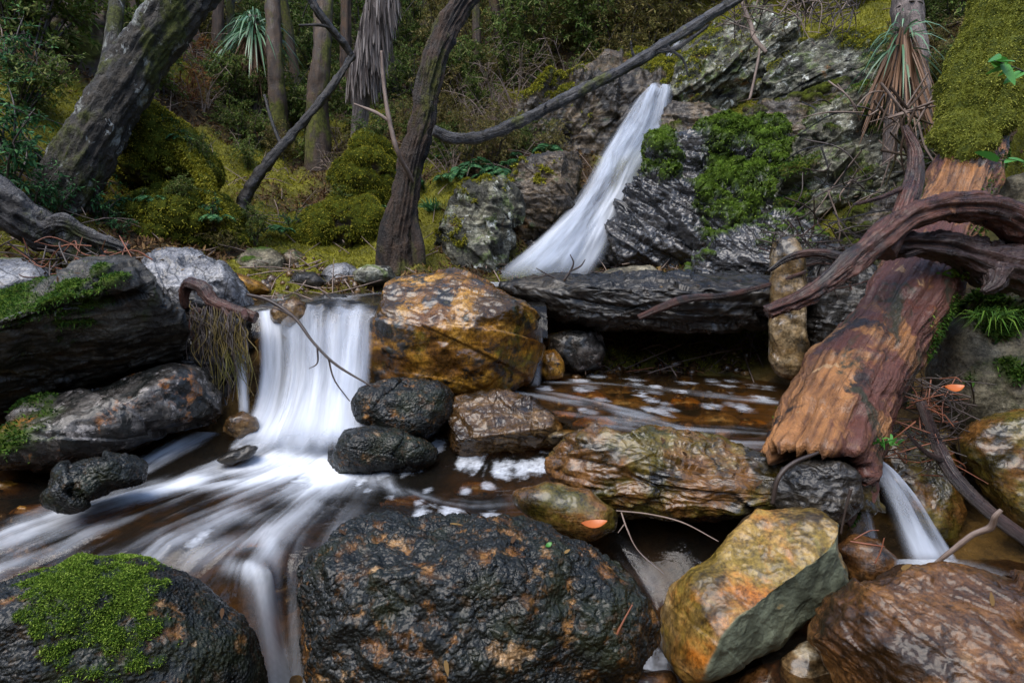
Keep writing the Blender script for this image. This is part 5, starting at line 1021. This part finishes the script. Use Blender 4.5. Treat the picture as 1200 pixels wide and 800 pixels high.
PR = {
 'fine': shrub_proto('shrub', 'fine leaved grey green shrub in the dim undergrowth', 'shrub', 1.15, .55, 9, 11, 34, .06, .022, 'leaf_fine', 'twig_dark', 1, 'grey green undergrowth shrubs'),
 'olive': shrub_proto('shrub', 'feathery olive brown shrub on the back slope', 'shrub', 1.2, .6, 9, 12, 32, .06, .018, 'leaf_olive', 'twig_dark', 2, 'olive brown slope shrubs', .6),
 'rust': shrub_proto('shrub', 'rusty orange leaved shrub behind the leaning tree', 'shrub', .9, .45, 7, 9, 30, .04, .014, 'leaf_rust', 'twig_red', 3, 'rusty shrubs'),
 'broad': shrub_proto('shrub', 'glossy broad leaved shrub on the left bank', 'shrub', .7, .35, 6, 7, 14, .055, .022, 'leaf_broad', 'twig_dark', 4, 'broad leaved left bank shrubs'),
 'dead': shrub_proto('dead_bush', 'bare bush of pale dead twigs on the slope', 'dead bush', .9, .7, 12, 9, 5, .03, .01, 'leaf_olive', 'twig', 5, 'bare twiggy bushes', .5, .6, .4),
}
used = set()
def plant(kind, px, py, sc, y0=3.6, Y=None, sink=.05, tilt=None):
    p = ground_hit(px, py, y0) if Y is None else at(px, py, Y)
    if kind not in used:
        o = PR[kind]; used.add(kind); o.location = p - [0, 0, sink]; o.rotation_euler.z = random.uniform(0, 6.28); o.scale = (sc,)*3
    else: copy_thing(PR[kind], p - [0, 0, sink], random.uniform(0, 6.28), sc*random.uniform(.85, 1.15), tilt or (random.uniform(-.25, .25), random.uniform(-.25, .25)))
for y, n, sc in ((15, 14, 1.7), (45, 13, 1.4), (80, 12, 1.1), (115, 10, .9)):              # back slope, row by row
    for i in range(n):
        x = 240 + (i + random.uniform(0, .9))*(560/n)
        plant('fine' if x < 480 and random.random() < .75 else random.choice(['olive', 'olive', 'fine', 'dead']), x, y + random.uniform(-14, 14), sc*random.uniform(.75, 1.15), 5.5)
for x, y, k, sc in [(340,150,'fine',.7),(375,165,'fine',.8),(400,175,'dead',.6),(420,165,'fine',.7),(360,190,'fine',.5),(430,190,'olive',.5),(395,205,'dead',.5),(330,185,'olive',.45),(260,110,'rust',.8),(240,95,'rust',.8),(270,125,'fine',.7),(225,120,'rust',.6),(300,175,'fine',.5),(280,165,'fine',.5),
                    (520,130,'olive',.7),(550,120,'dead',.8),(575,140,'dead',.9),(600,120,'dead',.9),(625,110,'olive',.7),(560,160,'dead',.7),(590,165,'dead',.6),(530,165,'olive',.5),(640,85,'olive',.7),(610,150,'dead',.7),(510,190,'fine',.45),(650,60,'olive',.8),(545,90,'olive',.8),
                    (40,60,'fine',1.0),(10,30,'fine',1.1),(130,70,'fine',.8),(20,130,'fine',.5),(185,110,'fine',.8),(150,40,'fine',1.0),(205,60,'fine',1.0),
                    (940,20,'olive',.7),(1000,10,'olive',.8),(1120,30,'fine',.6),(1090,20,'fine',.6),(900,8,'olive',.7),(840,5,'olive',.8),(780,15,'olive',.8),(740,20,'olive',.8)]:
    plant(k, x, y, sc, 4)
for x, y, sc in [(10,180,.9),(30,120,.8),(8,230,.8),(60,215,.6),(90,232,.6),(40,245,.6),(120,262,.5),(70,255,.55),(150,225,.35),(15,90,.8),(100,210,.5),(-30,200,.9),(140,275,.4)]:
    plant('broad', x, y, sc, 3.5)
for i in range(64):
    x, y = random.uniform(235, 690), random.uniform(75, 205)
    if y > 150 and x < 470 and random.random() < .5: continue
    plant(random.choice(['fine', 'fine', 'olive', 'fine', 'dead', 'olive']), x, y, random.uniform(.32, .7)*(1.25 if y < 130 else .8), 5)
for i in range(16): plant(random.choice(['fine', 'olive']), random.uniform(1040, 1190), random.uniform(20, 150), random.uniform(.25, .45), 4.2)
# ferns
def fern_proto(label, n, L, seed, group):
    g = np.random.default_rng(seed); root = thing('fern', label, 'fern', (0, 0, 0), group); Vs, Fs, rs, nn_ = [], [], [], 0; t = Tubes()
    for k in range(n):
        a = 6.283*k/n + g.normal()*.3; l = L*g.uniform(.7, 1.1); d = np.array([math.cos(a), math.sin(a), 0]); pts = spline([np.zeros(3), d*l*.4 + [0, 0, l*.45], d*l*.8 + [0, 0, l*.35], d*l + [0, 0, l*.1]], 22)
        t.add(pts, [.004, .002, .001], 3, 16, cap=False); T = nrm(np.gradient(pts, axis=0)); s_ = nrm(np.cross(T, [0, 0, 1.0]))
        for sg in (-1, 1):
            w = .30*l*np.sin(math.pi*np.linspace(.12, .97, 22)); D = nrm(s_*sg + T*.35)
            v, f, r = blades(pts, D, w, w*.34+.004, g, 3, .2); Vs.append(v); Fs.append(f+nn_); rs.append(r); nn_ += len(v)
    t.build('stalk', M['root_straw'], root, attrs={'rnd': np.zeros(t.n)})
    put('frond', np.vstack(Vs), np.vstack(Fs), M['fern'], root, attrs={'rnd': np.concatenate(rs)}); return root
fp = fern_proto('small blue green fern on the bank below the dead pole', 8, .34, 3, 'blue green ferns')
for i, (x, y) in enumerate([(530,182),(548,198),(566,206),(585,200),(602,190),(520,205),(575,222),(600,178),(545,176),(640,176),(498,215),(560,190)]):
    p = ground_hit(x, y+8, 4.5)
    if i == 0: fp.location = p; fp.scale = (.6,)*3
    else: copy_thing(fp, p, random.uniform(0, 6.28), random.uniform(.4, .75), (random.uniform(-.3, .5), 0))
# grass tufts
def tuft_plant(label, p, n, L, wd, mat, seed, droop=.5):
    g = np.random.default_rng(seed); a = g.uniform(0, 6.283, n); e = g.uniform(.5, 1.4, n); D = np.stack([np.cos(a)*np.cos(e), np.sin(a)*np.cos(e), np.sin(e)], 1)
    P = p + g.normal(size=(n, 3))*[.03, .03, .005]; v, f, r = blades(P, D, L*(.5+.7*g.random(n)), wd, g, 3, droop)
    return tag(put('grass_tuft', v, f, M[mat], None, loc=p, attrs={'rnd': r}), label, 'grass tuft')
tuft_plant('green grassy tuft at the foot of the lichen covered rock', ground_hit(506, 248, 4.5), 90, .3, .012, 'fern', 1)
tuft_plant('feathery dark green tuft hanging on the buff boulder', at(1160, 372, 2.52), 260, .16, .006, 'moss_d', 2, .9)
tuft_plant('small bright green sprig at the lower side of the log', at(1026, 520, 2.15), 60, .07, .01, 'greenleaf', 3)
tuft_plant('green sprig under the driftwood beside the log', at(1122, 325, 2.6), 50, .1, .012, 'moss_g', 4)
def leafy_sprig(label, pts, n, L, Wd, mat, seed):
    g = np.random.default_rng(seed); root = thing('sprig', label, 'sprig', at(*pts[0])); t = Tubes(); P, _, _, _, _ = t.add([at(*p) for p in pts], [.004, .003, .002], 5, 20); t.build('stem', M['twig_dark'], root)
    i = g.integers(6, 20, n); D = nrm(g.normal(size=(n, 3))*[1, .6, .6]); 
    for q in range(n):
        v, f, r = blades(P[i[q:q+1]], D[q:q+1], L*(.7+.6*g.random()), Wd, g, 5, .25); put('leaf', v, f, M[mat], root, attrs={'rnd': r})
leafy_sprig('bright green leafy sprig reaching in at the right edge over the log', [(1260,120,2.5),(1220,95,2.45),(1185,78,2.4),(1160,70,2.4)], 9, .085, .035, 'greenleaf', 5)
leafy_sprig('green leafed twig at the right edge above the driftwood', [(1270,230,2.4),(1230,205,2.35),(1200,190,2.3),(1170,188,2.3)], 7, .08, .03, 'greenleaf', 6)
# mossy mounds with a hollow between them at the foot of the leaning tree
def mound(label, c, outline, D, seed, n=90, facets=()):
    rock('mossy_mound', label, 'mossy mound', c, outline, D, 'cliff', n, 2.6, facets, [(1.4, .22, 'f'), (3.5, .13, 'r'), (9, .03, 'f')], None, moss=(-.7, None, .07, 2.6, .45), seed=seed)
    tufts(label, 34000, .022, .007, 'moss_y', 'moss', seed)
mound('mossy root mound arching over a dark hollow', (195, 185, 5.9), [(135,205),(150,160),(172,142),(200,160),(228,185),(250,212),(228,205),(205,198),(180,200),(160,215)], (.4, .5), 61)
mound('low mossy mound below the dark hollow', (205, 262, 5.6), [(130,285),(150,235),(180,228),(215,232),(240,240),(262,262),(278,292),(240,305),(160,300)], (.4, .5), 62)
mound('mossy stump foot beside the central tree', (430, 225, 6.8), [(395,245),(405,200),(425,170),(445,175),(455,205),(462,240),(440,258),(410,258)], (.3, .4), 63, 60)
mound('yellow green moss hummock in the valley floor', (400, 262, 6.6), [(340,280),(360,258),(400,245),(440,252),(455,275),(430,288),(370,292)], (.4, .5), 64, 60)
mr = wood('root', 'mossy root arching down the right side of the hollow', 'root', [([(172,150,5.7),(205,168,5.6),(235,200,5.5),(252,240,5.4),(268,275,5.3)], [18,16,14,12,9]), ([(235,200,5.5),(245,215,5.5),(240,250,5.45)], [10,9,7])], 'moss_bed', 20, .5, 9, None, 20, .8)
for ch in list(mr.children):
    V = np.zeros(len(ch.data.vertices)*3, np.float32); ch.data.vertices.foreach_get('co', V); V = V.reshape(-1, 3) + ORG[mr]
    F = np.array([list(p.vertices) for p in ch.data.polygons if len(p.vertices) == 4]); g_ = np.random.default_rng(5)
    P, N = scatter_on(V, F, np.ones(len(V)), 7000, g_); P = P + N*.015*np.clip(fbm(P, 9, 2, 4)[:, None] + .3, 0, 1)
    v, f, r = blades(P, nrm(N + g_.normal(size=N.shape)*.6), .03*(.5 + g_.random(len(P))), .009, g_, 1, .3); put('moss', v, f, M['moss_y'], ch, attrs={'rnd': r}, smooth=False)
for k, (x, y, Y, s_) in enumerate([(430,172,6.75,.3),(405,205,6.7,.25),(455,200,6.7,.22),(400,246,6.45,.25),(430,252,6.4,.2),(365,258,6.4,.25),(160,150,5.7,.3),(200,160,5.65,.25),(235,190,5.6,.25),(165,238,5.3,.22),(205,232,5.3,.22),(250,250,5.3,.25),(145,270,5.2,.25),(270,285,5.3,.2),(340,262,6.2,.25),(300,270,5.8,.22)]):
    plant(['fine', 'olive', 'broad'][k % 3] if x > 260 else ['fine', 'broad'][k % 2], x, y + 6, s_*1.3, Y=Y)
for x, y, Y in [(215,168,5.6),(180,240,5.25),(425,185,6.65),(385,252,6.4),(255,262,5.25),(150,160,5.7),(440,248,6.4),(330,275,6.0)]:
    copy_thing(fp, at(x, y, Y), random.uniform(0, 6.28), random.uniform(.35, .55))
# ------------------------------------------------------------------ ground cover nobody could count
g_ = np.random.default_rng(77)
reg = (GP[:, 1] > 4.0)*(GP[:, 1] < 13)*(np.abs(GP[:, 0]) < .95*GP[:, 1] + .5)*1.0/np.maximum(GP[:, 1], 3)**1.6
P, N = scatter_on(GP, gF, gm*reg, 230000, g_)
D = nrm(N + g_.normal(size=N.shape)*.5 + [0, -.2, .2]); sc_ = .35 + .11*P[:, 1]
v, f, r = blades(P, D, (.026*sc_)*(.5+g_.random(len(P))), .0085*sc_, g_, 1, .2)
structure('ground_moss', v, f, M['moss_y'], 'stuff', attrs={'rnd': r}, smooth=False)
P, N = scatter_on(GP, gF, (1-gm)*reg, 60000, g_)
D = nrm(g_.normal(size=N.shape) + N*.25); v, f, r = blades(P + N*.01, D, .05*(.5+g_.random(len(P))), .02, g_, 1, .1)
structure('leaf_litter', v, f, M['litter'], 'stuff', attrs={'rnd': r}, smooth=False)
P, N = scatter_on(GP, gF, reg, 1600, g_); t = Tubes()
for p, n in zip(P, N):
    d = nrm(np.cross(n, g_.normal(size=3))); l = g_.uniform(.15, .6); t.add([p - d*l/2 + n*.02, p + n*g_.uniform(.02, .08), p + d*l/2 + n*g_.uniform(.02, .12)], [.006, .006, .003], 3, 5, cap=False)
V, F, uv = t.get(); structure('twig_litter', V, F, M['twig'], 'stuff', uv=uv)

# gravel along the water's edge and spent leaves on the stones
def gravel():
    g = np.random.default_rng(91); sv, sf = cubesphere(4); Vs, Fs, n0 = [], [], 0
    spots = [(250,330,335,352,4.2,5.0), (330,440,318,336,4.8,5.4), (640,905,436,446,3.9,4.3), (640,900,444,505,3.0,3.8), (1000,1060,640,690,1.85,2.05), (840,1000,780,800,1.5,1.6), (20,170,300,330,3.7,4.1), (0,60,560,600,2.45,2.7), (300,560,570,610,2.2,2.5)]
    for (x0, x1, y0, y1, Y0, Y1) in spots:
        for k in range(70):
            a, b = at(g.uniform(x0, x1), g.uniform(y0, y1), g.uniform(Y0, Y1))[:2]; z = gz(np.array([a]), np.array([b]))[0]; r = g.uniform(.012, .05)
            v = sv*r*(.6 + .5*g.random(3)) + (g.normal(size=sv.shape)*.08*r); Vs.append(v + [a, b, z + r*.15]); Fs.append(sf + n0); n0 += len(v)
    structure('gravel', np.vstack(Vs), np.vstack(Fs), M['brownlay'], 'stuff', attrs={'moss': np.zeros(n0), 'crust': np.zeros(n0)})
gravel()
g_ = np.random.default_rng(92); Ps, Ds = [], []
for lab, n in (('tilted mossy grey slab overhanging the left bank', 60), ('pale cracked quartz rock above the left cascade', 25), ('long dark flat slab bridging the stream below the waterfall', 50), ('long olive and brown ledge damming the amber pool', 26), ('broad rust brown boulder in the lower right corner', 14),
               ('black foreground boulder topped with a bright green moss patch', 10), ('large black crusted foreground boulder flecked with orange', 12), ('buff bank boulder with dark moss spots behind the fallen log', 20), ('mossy ledge above the ribbed cliff at the foot of the palm', 60), ('grey buff rock at the far left edge above the mossy slab', 20), ('ribbed mossy grey cliff behind the leaning driftwood on the right', 60)):
    o, V, F, mm = ROCKS[lab]; N = vnormals(V, F); P, Nn = scatter_on(V, F, sstep(.35, .7, N[:, 2]), n, g_)
    if len(P): Ps.append(P + Nn*.004); Ds.append(nrm(np.cross(Nn, g_.normal(size=Nn.shape)) + Nn*.2))
P, D = np.vstack(Ps), np.vstack(Ds); v, f, r = blades(P, D, .028*(.5 + g_.random(len(P))), .011, g_, 3, .1)
structure('leaf_litter', v, f, M['litter'], 'stuff', attrs={'rnd': r})
